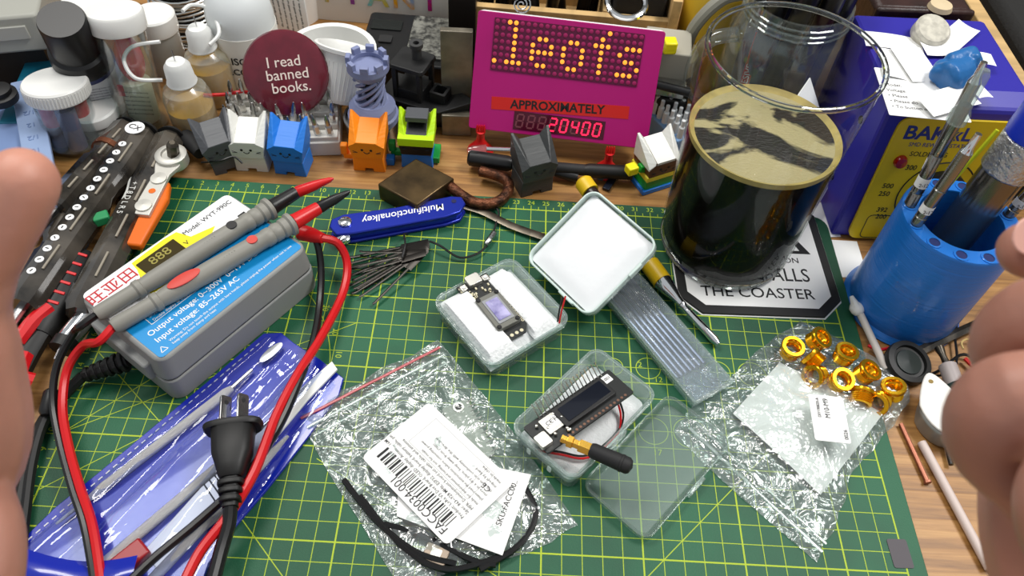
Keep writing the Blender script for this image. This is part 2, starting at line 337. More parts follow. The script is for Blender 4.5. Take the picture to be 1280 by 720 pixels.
# strain relief and the black lead leaving the box
cb = T('power_lead', 'thick black lead running off the lower left of the mat from the power supply', 'cable', Matrix.Translation(G(60, 520, 0)))
a, b = G(160, 450, 1.2), G(104, 470, .7)
mb = MB().rlathe(a, b, [(.42, 0), (.42, .6), (.3, 1)], 12); P('strain_relief', mb, rubber, cb, w=True)
for i in range(6):
    t = .05+i*.16; p = a.lerp(b, t); q = a.lerp(b, t+.09); P('rib', MB().rlathe(p, q, [(.62-.04*i, 0), (.62-.04*i, 1)], 10), rubber, cb, w=True, bevel=.03)
P('lead', MB().tube(smooth([b, G(85, 488, .4), G(65, 510, .3), G(45, 545, .3), G(30, 600, .3), G(18, 660, .3), G(5, 740, .3)]), .3), rubber, cb, w=True)
P('second_lead', MB().tube(smooth([G(70, 500, .5), G(52, 535, .6), G(40, 580, .5), G(32, 640, .4), G(20, 740, .4)]), .26), rubber, cb, w=True)
P('barrel', MB().rlathe(G(58, 520, .8), G(66, 488, .9), [(.28, 0), (.42, .15), (.42, .9), (.3, 1)], 14), black, cb, w=True)

# ---------------------------------------------------------------- the two test probes on the box
def probe(name, a, b, tipcol, tipend, collarcol, label, oval, catpts, cable, cr):
    t = T('test_probe', label, 'probe', Matrix.Translation(a)); L = (b-a).length
    pr = [(x*.86, y) for x, y in [(.42, 0), (.5, .02), (.5, .2), (.6, .21), (.6, .235), (.5, .24), (.58, .3), (.64, .5), (.6, .75), (.56, .82), (.62, .83), (.62, .86), (.56, .87), (.62, .88), (.62, .91), (.56, .92), (.66, .93), (.66, .96), (.8, .97), (.8, .99), (.5, 1)]]
    P('grip', MB().rlathe(a, b, pr, 20), grey_rub, t, w=True)
    d = (b-a).normalized(); c = b + d*1.7; e = tipend
    P('collar', MB().rlathe(b, c, [(.5, 0), (.46, .1), (.38, 1)], 16), collarcol, t, w=True)
    P('tip', MB().rlathe(c, e, [(.3, 0), (.36, .06), (.3, .5), (.16, .9), (.05, 1)], 14), tipcol, t, w=True)
    F = fr(a.lerp(b, .38) + V(0, 0, .48), d)
    if tipcol is black: P('oval_emblem', MB().lathe([(1, 0), (1, .06), (.8, .09)], F @ Matrix.Diagonal((.95, .36, 1, 1)), 20), oval, t, w=True)
    P('round_emblem', MB().lathe([(.3, 0), (.3, .07)], fr(a.lerp(b, .76) + V(0, 0, .46), d), 16), oval, t, w=True)
    text('MAX 1000V', .34, fr(a.lerp(b, .58) + V(0, 0, .5), -d), mat('raised_grey', (110, 108, 102), .5), t, ext=.02)
    P('cable', MB().tube(smooth(cable), cr, 8), catpts, t, w=True)
    return t
red_cab = mat('red_silicone', (200, 18, 24), .35); blk_cab = mat('black_silicone', (20, 20, 21), .3)
a = G(120, 394, 4.1); b = G(340, 259, 4.15)
probe('p', a, b, red, G(417, 223, 4.6), black, 'test probe nearer the meter window, grey grip with a red tip', mat('black_oval', (40, 38, 38), .5), blk_cab,
      [a, a+V(-.6, -.7, -.1), G(93, 415, 3), G(72, 455, 2), G(66, 500, 1.4), G(74, 550, 1.2), G(90, 610, 1.2), G(106, 660, 1.2), G(120, 740, 1.0)], .2)
a = G(141, 409, 4.1); b = G(367, 278, 4.2)
probe('p', a, b, black, G(438, 239, 4.7), red, 'test probe on the blue label, grey grip with red oval and black tip', mat('red_oval', (205, 70, 60), .5), red_cab,
      [a, a+V(-.5, -.8, -.2), G(104, 432, 3), G(84, 462, 2), G(78, 510, 1.4), G(86, 560, 1.2), G(100, 610, 1.2), G(116, 660, 1.2), G(128, 740, 1.0)], .23)
rc = T('red_test_lead', 'red lead curling from the right end of the power supply down over the blue pouch', 'cable', Matrix.Translation(G(420, 330, 0)))
P('boot', MB().rlathe(G(376, 290, 2.6), G(404, 298, 2.8), [(.5, 0), (.46, .5), (.3, 1)], 14), red, rc, w=True)
P('cable', MB().tube(smooth([G(400, 297, 2.8), G(422, 304, 2.2), G(434, 330, 1.2), G(428, 368, .8), G(402, 420, 1.2), G(372, 468, 1.6), G(345, 520, 1.8), G(318, 590, 2.0), G(285, 645, 1.8), G(250, 690, 1.6), G(225, 740, 1.6)]), .25), red_cab, rc, w=True)
bc = T('black_test_lead', 'black lead running beside the red one from the power supply over the pouch', 'cable', Matrix.Translation(G(390, 430, 0)))
P('cable', MB().tube(smooth([G(378, 284, 2.9), G(394, 298, 2.6), G(401, 330, 1.6), G(400, 375, 1.0), G(392, 425, 1.2), G(372, 482, 1.5), G(345, 540, 1.6), G(305, 598, 1.5), G(250, 650, 1.2), G(190, 700, 1.2), G(150, 740, 1.2)]), .22), blk_cab, bc, w=True)

# ---------------------------------------------------------------- mains plug
a = G(288, 632, 2.1); b = G(292, 532, 2.2)
d = (b-a).normalized(); M = fr(a, d); L = (b-a).length
pl = T('mains_plug', 'black two-blade mains plug with its cord lying over the blue pouch', 'plug', M)
def ell(w, h, x, n=16): return [(x, w*math.copysign(abs(math.cos(2*PI*i/n))**.6, math.cos(2*PI*i/n)), h*math.copysign(abs(math.sin(2*PI*i/n))**.6, math.sin(2*PI*i/n))) for i in range(n)]
P('body', MB().loops([ell(.5, .45, 1.35), ell(.62, .55, 1.5), ell(.75, .65, 2.0), ell(.95, .7, 2.6), ell(1.05, .75, L-.25), ell(1.0, .7, L-.15)]), rubber, pl)
P('flange', MB().loops([ell(1.35, .75, L-.25), ell(1.45, .8, L-.1), ell(1.42, .78, L+.05), ell(1.2, .6, L+.18)]), rubber, pl)
for i in range(3): P('strain_rib', MB().loops([ell(.62-.06*i, .52, .95-.42*i), ell(.62-.06*i, .52, 1.22-.42*i)]), rubber, pl, bevel=.05)
P('neck', MB().loops([ell(.36, .34, -.1), ell(.42, .38, 1.4)]), rubber, pl)
for s in (-1, 1):
    pts = rrect(1.6, .62, .12, 3)
    F = Matrix.Translation((L+.9, s*.42, .05)) @ Matrix.Rotation(PI/2*.5, 4, 'X')
    hole = [(.42+.13*math.cos(2*PI*i/8), .13*math.sin(2*PI*i/8)) for i in range(8)]
    bl = P('blade', MB().prism(pts, -.07, .07, F), steel, pl, bevel=.02)
    P('blade_hole', MB().prism([(x, y) for x, y in hole], -.075, .075, F), matte_black, bl)
P('cord', MB().tube(smooth([a+d*.2, G(286, 655, 1.8), G(276, 690, 1.6), G(262, 745, 1.5)]), .33, 10), blk_cab, pl, w=True)

# ---------------------------------------------------------------- blue tool pouch
pouch_px = [(318, 428), (330, 418), (352, 417), (368, 430), (400, 450), (430, 474), (424, 495), (385, 548), (335, 612), (287, 668), (262, 705), (248, 745), (232, 820), (-90, 820), (10, 700), (22, 682), (70, 635), (120, 595), (200, 528), (260, 478)]
pb = [G(x, y, .1) for x, y in pouch_px]
blue_v = mat('blue_vinyl', (20, 38, 160), .22, bump=.25, bs=.6, coat=.5)
pt = T('tool_pouch', 'blue vinyl roll-up pouch with a clear front holding steel dental tools', 'pouch', Matrix.Translation(G(220, 580, 0)))
P('backing', MB().prism([(p.x, p.y) for p in pb], .01, .22), blue_v, pt, w=True, bevel=.05)
u0 = G(330, 425, 0); u1 = G(20, 690, 0); v0 = G(425, 485, 0); v1 = G(232, 780, 0)
def film_pt(u, v):
    p = u0.lerp(u1, u).lerp(v0.lerp(v1, u), .03+v*.92)
    return V(p.x, p.y, .72 + .2*math.sin(v*19+.6+.5*math.sin(u*4)) + .10*noise.noise(V(u*3, v*10, 1)) + .06*noise.noise(V(u*9, v*26, 4)) - .45*(abs(2*v-1)**6))
P('clear_front', MB().sheet(film_pt, 50, 70), film('pouch_window', (232, 238, 255), .02, .12, .05, .12, .3, (200, 210, 250), .01), pt, w=True)
P('lower_flap', MB().sheet(lambda u, v: G(22+u*150-10*v, 682+40*v+10*u+14*math.sin(u*3), .9+.25*math.sin(v*3)+.1*math.sin(u*9)), 12, 6), blue_v, pt, w=True)
ed = MB()
for i in range(34):
    t = i/34; a = G(322, 427, .24).lerp(G(28, 676, .24), t); b = G(322, 427, .24).lerp(G(28, 676, .24), t+.016); ed.rod(a+V(.12, -.12, 0), b+V(.12, -.12, 0), .03, n=5)
P('stitching', ed, white_ink, pt, w=True, kind='stuff')
knurl = mat('knurled_steel', (215, 215, 215), .35, .5, bump=.8, bs=45)
satin0 = mat('brushed_steel', (170, 172, 176), .3, .8)
def ptool(label, name, segs, cat='tool'):
    t = T(name, label, cat, Matrix.Translation(segs[0][1]), 'steel tools in the blue pouch')
    for (pn, a, b, prof, mt) in segs: P(pn, MB().rlathe(a, b, prof, 14), mt, t, w=True)
    return t
a, b, c, e = G(352, 430, .55), G(315, 462, .5), G(290, 485, .5), G(70, 655, .5)
ptool('steel dental spatula with a long knurled handle, topmost in the pouch', 'dental_spatula',
      [('handle', c, e, [(.16, 0), (.26, .04), (.26, .75), (.12, .85), (.06, 1)], knurl), ('shaft', b, c, [(.1, 0), (.14, 1)], steel)])
P('spoon', MB().lathe([(.01, 0), (.8, .02), (.8, .08), (.01, .12)], fr(a.lerp(b, .35), a-b) @ Matrix.Diagonal((1.0, .34, 1, 1)), 20), satin0, [o for o in C.objects if o.name == 'dental_spatula'][0], w=True)
a, b, c = G(388, 478, .6), G(300, 560, .5), G(128, 706, .5)
ptool('steel probe with a knurled handle, second tool down in the pouch', 'dental_probe', [('handle', b, c, [(.16, 0), (.26, .03), (.26, 1)], knurl), ('shaft', a, b, [(.05, 0), (.12, .8), (.16, 1)], steel)])
a, b = G(360, 545, .6), G(190, 725, .5)
ptool('steel pick with a knurled handle, lowest in the pouch beside the plug', 'dental_pick', [('handle', a, b, [(.08, 0), (.25, .2), (.26, 1)], knurl)])
tw = T('tweezers', 'broad pale steel tweezers with a red tip sleeve in the blue pouch', 'tweezers', Matrix.Translation(G(230, 640, .3)))
def strip(pts, z0, z1): return MB().prism([(p.x, p.y) for p in [G(x, y, .5) for x, y in pts]], z0, z1)
satin = mat('satin_steel', (205, 203, 195), .5, .6)
P('blade', strip([(180, 688), (196, 712), (284, 640), (300, 612), (270, 588)], .36, .5), satin, tw, w=True, bevel=.03)
for i in range(4):
    x = 252+i*7; P('groove', strip([(x, 603-i*5), (x+2, 602-i*5), (x+18, 626-i*6), (x+16, 627-i*6)], .5, .51), ink, tw, w=True)
P('upper_arm', strip([(300, 590), (335, 560), (385, 500), (422, 462), (415, 452), (360, 500), (318, 545), (290, 575)], .4, .56), mat('white_handle', (225, 226, 222), .35), tw, w=True, bevel=.03)
P('tip_sleeve', MB().box((0, 0, .35), (1.7, 1.0, .55), fr(G(165, 702, .2), G(190, 680, 0)-G(140, 720, 0))), mat('dark_red_sleeve', (150, 18, 28), .35), tw, w=True, bevel=.1, label='dark red tip sleeve')

# ---------------------------------------------------------------- blue folding pocket tool, spring steel strip, pick fan
F = fr(G(500, 283, .02), G(586, 268, 0)-G(424, 296, 0))
L = (G(588, 268, 0)-G(420, 294, 0)).length
pk = T('folding_pick_tool', 'blue metal folding pick tool with white lettering between padlock and probes', 'pocket tool', F)
bm = mat('blue_anodised', (24, 44, 160), .3, .5, coat=.3)
out = [(-L/2, .1), (-L/2+.2, .7), (-L/2+1, .95), (0, .8), (L/2-.8, .98), (L/2-.1, .75), (L/2, .1), (L/2-.5, -.55), (L/2-1.5, -.75), (-L/2+1.4, -.8), (-L/2+.3, -.7)]
P('near_scale', MB().prism(out, .75, 1.0), bm, pk, bevel=.08)
P('far_scale', MB().prism(out, 0, .25), bm, pk, bevel=.08)
P('blade_stack', MB().prism([(x*.94, y*.7) for x, y in out], .25, .75), mat('blue_edge', (50, 80, 205), .3, .4), pk)
P('rivet', MB().lathe([(.42, 0), (.42, .12), (.3, .2)], at(-L/2+1.0, .2, 1.0), 18), chrome, pk)
P('rivet', MB().lathe([(.42, 0), (.42, .3), (.3, .38)], at(-L/2+.75, -.75, .5), 18), chrome, pk)
P('lanyard_hole', MB().lathe([(.17, 0), (.17, .02)], at(L/2-.7, .45, 1.0), 12), mat('deep_blue', (10, 15, 70), .5), pk)
text('Multifunctionalkey', .78, at(.35, .15, 1.005, PI), white_ink, pk, w=False, off=.006, sx=.92, shear=.15)
st = MB()
pts = smooth([G(560, 252, .3), G(600, 263, .3), G(640, 282, .3), G(680, 296, .3)], 5)
st.tube(pts, .28, 4, flat=.18)
O('spring_steel_strip', 'thin grey steel strip running from the padlock to under the white lid', 'strip', st, dark_steel, w=True)
fan = T('pick_fan', 'fan of thin black steel picks threaded on a black wire ring', 'lock pick set', Matrix.Translation(G(520, 325, 0)))
pick_m = mat('black_spring_steel', (52, 49, 46), .3, .8)
root = G(552, 318, 0); ends = [(437, 322), (434, 330), (440, 337), (436, 345), (440, 351), (437, 358), (442, 362), (447, 362), (455, 361), (440, 368), (449, 372), (466, 381), (432, 335), (450, 315), (445, 342)]
for i, (x, y) in enumerate(ends):
    e = G(x, y, .1+.045*(i % 7)); zz = .08+.065*i; t = i/14
    r0 = root + V(-.9, -.8+1.75*(1-t), zz); d = (e-r0)
    mbk = MB().tube([r0, r0+d*.35], .22, 4, flat=.12); mbk.tube(smooth([r0+d*.33, r0+d*.6, r0+d*.96, e+V(0, .12, .02)], 2), [.09]*6+[.05], 5, flat=.35)
    P('pick', mbk, pick_m, fan, w=True)
P('wire_loop', MB().tube(smooth([root+V(-.8, .6, .5), root+V(-.1, .2, .6), G(575, 322, .3), G(600, 315, .3), G(612, 300, .25), G(620, 280, .25), G(622, 262, .3), G(600, 250, .4)]), .07, 6), rubber, fan, w=True)
P('wire_binding', MB().tube(smooth([root+V(-2.3, -1.2, .9), root+V(-2.2, -.3, 1.1), root+V(-2.4, .7, .9), root+V(-2.3, 1.2, .3)]), .07, 6), rubber, fan, w=True)
P('crimp', MB().rlathe(G(607, 306, .3), G(619, 290, .3), [(.12, 0), (.2, .1), (.2, .45), (.14, .5), (.2, .55), (.2, .9), (.1, 1)], 10), steel, fan, w=True)

# ---------------------------------------------------------------- padlock
lk = T('padlock', 'old dark brass padlock with a rusty brown shackle swung open', 'padlock', Matrix.Translation(G(520, 235, -.3)))
q = [G(472, 231, 1.3), G(520, 199, 1.3), G(568, 224, 1.3), G(521, 258, 1.3)]
brass = mat('tarnished_brass', (92, 74, 48), .35, .75, var=.35, vs=1)
P('body', MB().prism([(p.x, p.y) for p in q], -.3 if False else .01, 1.4), brass, lk, w=True, bevel=.1)
P('keyway', MB().lathe([(.3, 0), (.3, .03)], fr(G(524, 262, .8), q[3]-q[2], (1, -1, 0)), 12), ink, lk, w=True)
rust = mat('rusted_steel', (118, 72, 48), .45, .7, var=.55, vs=3, bump=.7, bs=8)
P('shackle', MB().tube(smooth([G(558, 229, .9), G(575, 243, .7), G(596, 254, .55), G(620, 253, .5), G(633, 243, .5), G(635, 228, .5), G(620, 219, .5), G(600, 214, .5)], 5), .37, 12), rust, lk, w=True)
P('shackle_hole', MB().lathe([(.18, 0), (.18, .02)], axis(G(599.5, 213.8, .5), G(590, 211, .5)), 12), ink, lk, w=True)

# ---------------------------------------------------------------- clear boxes
def tub(t, W, D, Hh, mt, rim='rim', th=.14, r=.7, z=0):
    o = rrect(W, D, r, 5); i_ = rrect(W-2*th, D-2*th, r-th, 5); lo = rrect(W-.3, D-.3, r-.1, 5); li = rrect(W-.3-2*th, D-.3-2*th, r-.1-th, 5)
    Lp = [[(x, y, z) for x, y in lo], [(x, y, z+Hh) for x, y in o], [(x, y, z+Hh) for x, y in i_], [(x, y, z+th) for x, y in li]]
    return P('tub_wall', MB().loops(Lp), mt, t, bevel=.04), P(rim, MB().loops([[(x, y, z+Hh-.25) for x, y in rrect(W+.14, D+.14, r+.05, 5)], [(x, y, z+Hh) for x, y in rrect(W+.14, D+.14, r+.05, 5)], [(x, y, z+Hh) for x, y in o], [(x, y, z+Hh-.25) for x, y in o]], closed=True), mt, t)
c4 = [G(x, y, 1.55) for x, y in ((641, 322), (540, 370), (606, 468), (719, 392))]
cen = sum(c4, V(0, 0, 0))/4; xd = (c4[3]-c4[2]) + (c4[0]-c4[1]); W1 = (c4[3]-c4[2]).length; D1 = (c4[1]-c4[2]).length
fb = T('foam_lined_case', 'open frosted plastic case lined with white foam holding a small display board', 'case', fr((cen.x, cen.y, 0), xd))
W1 = 5.75; D1 = 5.75
tub(fb, W1, D1, 1.5, frost)
foam_m = mat('white_foam', (238, 240, 240), .9, bump=.6, bs=10)
def foamblk(u, v, w_, d_, z0, h, t, cx, cy):
    f = lambda a, b: V(cx+(a-.5)*w_, cy+(b-.5)*d_, z0 + h*min(1, 6*min(a, 1-a, b, 1-b)+.25)**.5 + .05*noise.noise(V(a*5, b*5, cx)))
    return P('foam', MB().sheet(f, u, v), foam_m, t)
foamblk(16, 24, 5.3, 5.3, .15, .95, fb, 0, 0)
foamblk(10, 24, 1.9, 5.2, .6, 1.1, fb, -1.65, 0)
foamblk(10, 24, 1.6, 5.3, .6, 1.05, fb, 1.25, 0)
pcb = mat('black_solder_mask', (28, 30, 30), .4); tin = mat('tin_plate', (215, 213, 205), .3, .9); cream = mat('silver_pads', (205, 198, 170), .4, .5)
c4 = [G(x, y, 1.6) for x, y in ((570, 358), (608, 340), (664, 408), (627, 431))]
cen = sum(c4, V(0, 0, 0))/4; xd = (c4[2]-c4[1]) + (c4[3]-c4[0]); bl = xd.length/2; bw = ((c4[1]-c4[0]).length+(c4[2]-c4[3]).length)/2
db = T('display_board', 'small dev board with a tiny violet screen lying in the foam-lined case', 'circuit board', fr((cen.x, cen.y, 1.35), xd))
dbp = P('circuit_board', MB().prism([(-bl/2, -bw/2), (bl/2-.5, -bw/2), (bl/2, -bw/2+.4), (bl/2, bw/2-.4), (bl/2-.5, bw/2), (-bl/2, bw/2)], 0, .16), pcb, db)
n = 18; ring_ = MB(); hole = MB()
for s in (-1, 1):
    for i in range(n):
        x = -bl/2+.25+(bl-1.0)*i/(n-1); ring_.lathe([(.09, .15), (.09, .18)], at(x, s*(bw/2-.12)), 8); hole.lathe([(.045, .17), (.045, .19)], at(x, s*(bw/2-.12)), 6)
for i in range(4): ring_.lathe([(.11, .15), (.11, .18)], at(bl/2-.2, -.5+i*.33), 10)
P('solder_pads', ring_, cream, dbp, kind='stuff'); P('pin_holes', hole, ink, dbp, kind='stuff')
P('usb_port', MB().prism(rrect(.75, .9, .12, 3, -bl/2+.2, 0), .16, .5), tin, db, bevel=.03)
for s in (-1, 1):
    P('button', MB().box((-bl/2+.35, s*.75, .24), (.4, .4, .16)), tin, db, bevel=.03); P('button_cap', MB().lathe([(.11, .3), (.11, .38)], at(-bl/2+.35, s*.75), 10), white, db)
cp = MB(); random.seed(4)
for i in range(16): cp.box((-bl/2+.7+random.random()*.7, random.uniform(-.75, .75), .22), (.16, .1, .12))
P('components', cp, cream, db, kind='stuff')
sf = P('screen_frame', MB().prism(rrect(2.5, 1.55, .1, 2, .45, 0), .16, .5), mat('smoky_frame', (112, 112, 104), .3), db, bevel=.04)
P('screen_bezel', MB().prism(rrect(1.85, 1.05, .05, 2, .45, .02), .5, .54), mat('screen_grey', (150, 152, 155), .2), db)
P('screen', MB().prism(rrect(1.5, .8, .05, 2, .45, .02), .54, .57), mat('violet_screen', (78, 72, 135), .15, bump=.5, bs=2, coat=.6, col2=(190, 185, 225), vs=1.4), db)
for x, y in ((-.65, -.62), (1.55, -.62), (-.65, .62), (1.55, .62)): P('screw', MB().lathe([(.14, .5), (.14, .56), (.09, .6)], at(x, y), 10), matte_black, sf)
P('battery_wire', MB().tube([G(699, 404, 1.2), G(702, 388, 2.0), G(707, 370, 2.6)], .05, 6), red, db, w=True, label='red battery wire'); P('battery_wire', MB().tube([G(697, 402, 1.2), G(699, 388, 2.0), G(703, 371, 2.5)], .05, 6), rubber, db, w=True, label='black battery wire')
# lid
n1, n2 = G(658, 322, 1.5), G(735, 396, 1.5); f1, f2 = G(738, 235, 4.4), G(830, 312, 4.3)
xd = n2-n1; yd = (f1-n1+f2-n2)/2; Wl = xd.length; Dl = yd.length
zn = xd.cross(yd); LM = fr((n1+n2+f1+f2)/4 - zn.normalized()*.25, xd, zn)
Wl, Dl = 5.7, 5.9
ld = T('case_lid', 'open square lid padded with white foam, leaning between the small case and the glass', 'lid', LM)
P('lid_plate', MB().prism(rrect(Wl, Dl, .7, 6), -.12, 0), frost, ld)
milk = mat('milky_plastic', (205, 222, 215), .3)
P('lid_rim', MB().loops([[(x, y, 0) for x, y in rrect(Wl, Dl, .75, 6)], [(x, y, .5) for x, y in rrect(Wl+.05, Dl+.05, .75, 6)], [(x, y, .5) for x, y in rrect(Wl-.22, Dl-.22, .65, 6)], [(x, y, 0) for x, y in rrect(Wl-.22, Dl-.22, .65, 6)]], closed=True), milk, ld, bevel=.05)
P('lid_foam', MB().sheet(lambda u, v: V((u-.5)*(Wl-.45), (v-.5)*(Dl-.45), .16+.12*min(1, 8*min(u, 1-u, v, 1-v))), 20, 20), mat('white_foam_sheet', (232, 234, 236), .3, bump=.25, bs=1.0, coat=.4), ld)
P('hinge_tab', MB().box((Wl/2+.02, .9, .35), (.2, 1.0, .45)), milk, ld, bevel=.05)
P('clasp', MB().box((-.3+Wl/2-1.6, -Dl/2-.03, .3), (1.2, .14, .5)), milk, ld, bevel=.05)

# tall clear box with the radio board
c4 = [G(x, y, 1.7) for x, y in ((745, 433), (640, 531), (715, 602), (822, 492))]
cen = sum(c4, V(0, 0, 0))/4; xd = (c4[3]-c4[2]) + (c4[0]-c4[1]); W2 = xd.length/2; D2 = ((c4[2]-c4[1]).length+(c4[3]-c4[0]).length)/2
rb = T('open_clear_box', 'open clear plastic box holding the black radio board with antenna', 'box', fr((cen.x, cen.y, 0), xd))
tub(rb, W2, D2, 1.7, frost, r=.6)
P('hinge_tab', MB().box((0, -D2/2-.08, 1.2), (1.4, .2, .6)), frost, rb, bevel=.05)
for s in (-1, 1): P('clasp_slot', MB().prism(rrect(.5, .25, .1, 3), 0, .03, at(-W2/2-.1, s*.7, 1.0, 0, 0, -PI/2)), milk, rb)
P('foam', MB().prism(rrect(W2-.6, D2-.6, .4, 4), .15, .5), foam_m, rb)
e1, e2, e3, e4 = G(657, 543, 1.9), G(682, 557, 1.9), G(797, 479, 2.0), G(757, 471, 2.0)
xd = ((e3-e2)+(e4-e1)); bl = xd.length/2; cen = (e1+e2+e3+e4)/4; bw = 2.0
bd = T('radio_board', 'black radio board with pin headers, dark screen and stubby antenna in the clear box', 'circuit board', fr(cen-V(0, 0, .2), xd, (-.12, .1, 1)))
cbp = P('circuit_board', MB().prism(rrect(bl, bw, .1, 2), 0, .14), pcb, bd)
P('screen_module', MB().prism(rrect(3.4, 1.35, .05, 2, .4, .12), .14, .38), black, bd, bevel=.03)
P('screen', MB().prism(rrect(2.9, .95, .04, 2, .45, .12), .38, .42), mat('dark_oled', (14, 18, 30), .1, coat=.5), bd)
P('paper_tag', MB().prism(rrect(.95, .5, .03, 1, bl/2-.75, .55), .14, .16), paper, bd); text('UC1001', .26, at(bl/2-.75, .55, .17), ink, bd, w=False)
P('paper_tag', MB().prism(rrect(1.1, .7, .03, 1, -bl/2+1.4, .2), .3, .32), paper, bd); text('CE FC', .34, at(-bl/2+1.4, .26, .33), ink, bd, w=False)
P('radio_shield', MB().prism(rrect(1.3, 1.0, .05, 2, -bl/2+1.4, .2), .14, .3), tin, bd)
P('usb_port', MB().prism(rrect(.7, .8, .1, 2, -bl/2+.25, -.35), .14, .42), tin, bd, bevel=.02)
for i in range(18):
    x = -bl/2+1.0+(bl-1.6)*i/17; o = MB().rod((x, bw/2-.15, .1), (x-.12, bw/2+.35, 1.0), .035, n=5); P('header_pin', o, tin, cbp)
pd = MB()
for i in range(18): pd.lathe([(.08, .13), (.08, .16)], at(-bl/2+1.0+(bl-1.5)*i/17, -bw/2+.14), 8)
P('solder_pads', pd, mat('dull_copper_pads', (120, 90, 75), .4, .6), bd, kind='stuff')
random.seed(3); cp = MB()
for i in range(12): cp.ball((-bl/2+.5+random.random()*1.8, random.uniform(-.8, .8), .3), .1, 6, 4)
P('solder_blobs', cp, tin, bd, kind='stuff')
a, b = G(702, 548, 2.1), G(738, 562, 2.2)
P('antenna_connector', MB().rlathe(a, b, [(.22, 0), (.22, .2), (.34, .22), (.34, .4), (.25, .42), (.25, .6), (.36, .62), (.36, 1)], 6), gold, bd, w=True, ang=20)
c = G(789, 584, 2.4)
P('antenna', MB().rlathe(b, c, [(.34, 0), (.4, .08), (.43, .7), (.43, .74), (.46, .75), (.46, .8), (.43, .81), (.43, .92), (.33, .99), (.05, 1.03)], 20), matte_black, bd, w=True)
for k, (mt_, off) in enumerate(((red, 0), (rubber, .14))):
    P('battery_wire', MB().tube(smooth([G(668, 562, .8)+V(0, off, 0), G(700, 568, .75)+V(0, off, 0), G(735, 572, .8)+V(0, off, 0), G(770, 545, .7)+V(0, off, 0), G(776, 520, .8)+V(off, 0, 0), G(770, 498, 1.2)+V(off, 0, 0)]), .06, 6), mt_, bd, w=True, label=('red', 'black')[k]+' battery wire')
# its lid lying alongside
c4 = [G(x, y, .5) for x, y in ((828, 498), (727, 612), (808, 670), (922, 548))]
cen = sum(c4, V(0, 0, 0))/4; xd = (c4[3]-c4[2]) + (c4[0]-c4[1]); W3 = xd.length/2; D3 = ((c4[2]-c4[1]).length+(c4[3]-c4[0]).length)/2
cl = T('clear_box_lid', 'empty clear plastic lid lying on the mat beside the radio board box', 'lid', fr((cen.x, cen.y, .01), xd))
tub(cl, W3, D3, .6, film('clear_lid', (240, 248, 245), .08, .25, .15, 0), r=.6, th=.1)
P('hinge_tab', MB().box((W3*.05, -D3/2-.1, .35), (1.3, .25, .5)), frost, cl, bevel=.05)

# ---------------------------------------------------------------- needle case
n1, n2 = G(868, 507, .6), G(914, 480, .6); d = (G(752, 386, .6)-n1).normalized(); d = (d + (G(812, 345, .6)-n2).normalized()).normalized()
cx = (n1+n2)/2; Wn = 2.75; Ln = 10.6
nc = T('needle_case', 'long clear plastic case of thin grey steel rods sticking out from under the lid', 'case', fr((cx.x+d.x*Ln/2, cx.y+d.y*Ln/2, .01), -d))
tub(nc, Ln, Wn, .9, frost, r=.2, th=.12)
P('lid', MB().prism(rrect(Ln-.2, Wn-.2, .15, 3), .86, .95), film('case_lid_film', (240, 246, 250), .12, .3, .12, .25, .6, (215, 222, 226), .004), nc)
for i in range(7): P('steel_rod', MB().rod((-Ln/2+.5, -1.0+i*.33, .45), (Ln/2-1.9, -1.0+i*.33, .45), .12, n=8), mat('grey_rod', (150, 152, 168), .3, .9) if i == 0 else bpy.data.materials['grey_rod'], nc)
pd = MB(); random.seed(5)
for i in range(20): pd.ball((Ln/2-.4-random.random()*1.2, random.uniform(-1, 1), .35+random.random()*.2), .16, 6, 4)
P('bubble_wrap', pd, clear, nc, kind='stuff')

# ---------------------------------------------------------------- screwdriver
a, b, c = G(735, 230, 1.1), G(800, 318, .8), G(812, 338, .75); e = G(843, 372, .65); f = G(898, 430, .4)
sd = T('precision_screwdriver', 'black and yellow screwdriver with a chrome shaft pointing at the brass nuts', 'screwdriver', Matrix.Translation(G(800, 320, 0)))
ym = mat('yellow_plastic', (225, 185, 25), .4)
P('end_cap', MB().rlathe(G(728, 226, 1.1), G(738, 240, 1.0), [(.5, 0), (.62, .15), (.62, 1)], 18), ym, sd, w=True, label='yellow end cap')
P('handle', MB().rlathe(G(738, 240, 1.0), b, [(.5, 0), (.45, .1), (.5, .5), (.55, 1)], 14), mat('dark_brown_plastic', (35, 22, 18), .3), sd, w=True)
P('yellow_band', MB().rlathe(G(812, 330, .75), G(828, 352, .7), [(.6, 0), (.6, 1)], 20), ym, sd, w=True, label='yellow band')
P('sleeve', MB().rlathe(b, G(812, 330, .75), [(.5, 0), (.5, 1)], 16), rubber, sd, w=True)
P('chuck', MB().rlathe(G(828, 352, .7), G(852, 380, .6), [(.58, 0), (.5, .3), (.28, .8), (.25, 1)], 18), chrome, sd, w=True)
P('shaft', MB().rlathe(G(850, 378, .6), f, [(.2, 0), (.28, .06), (.2, .14), (.22, .2), (.27, .9), (.17, 1)], 16), chrome, sd, w=True)

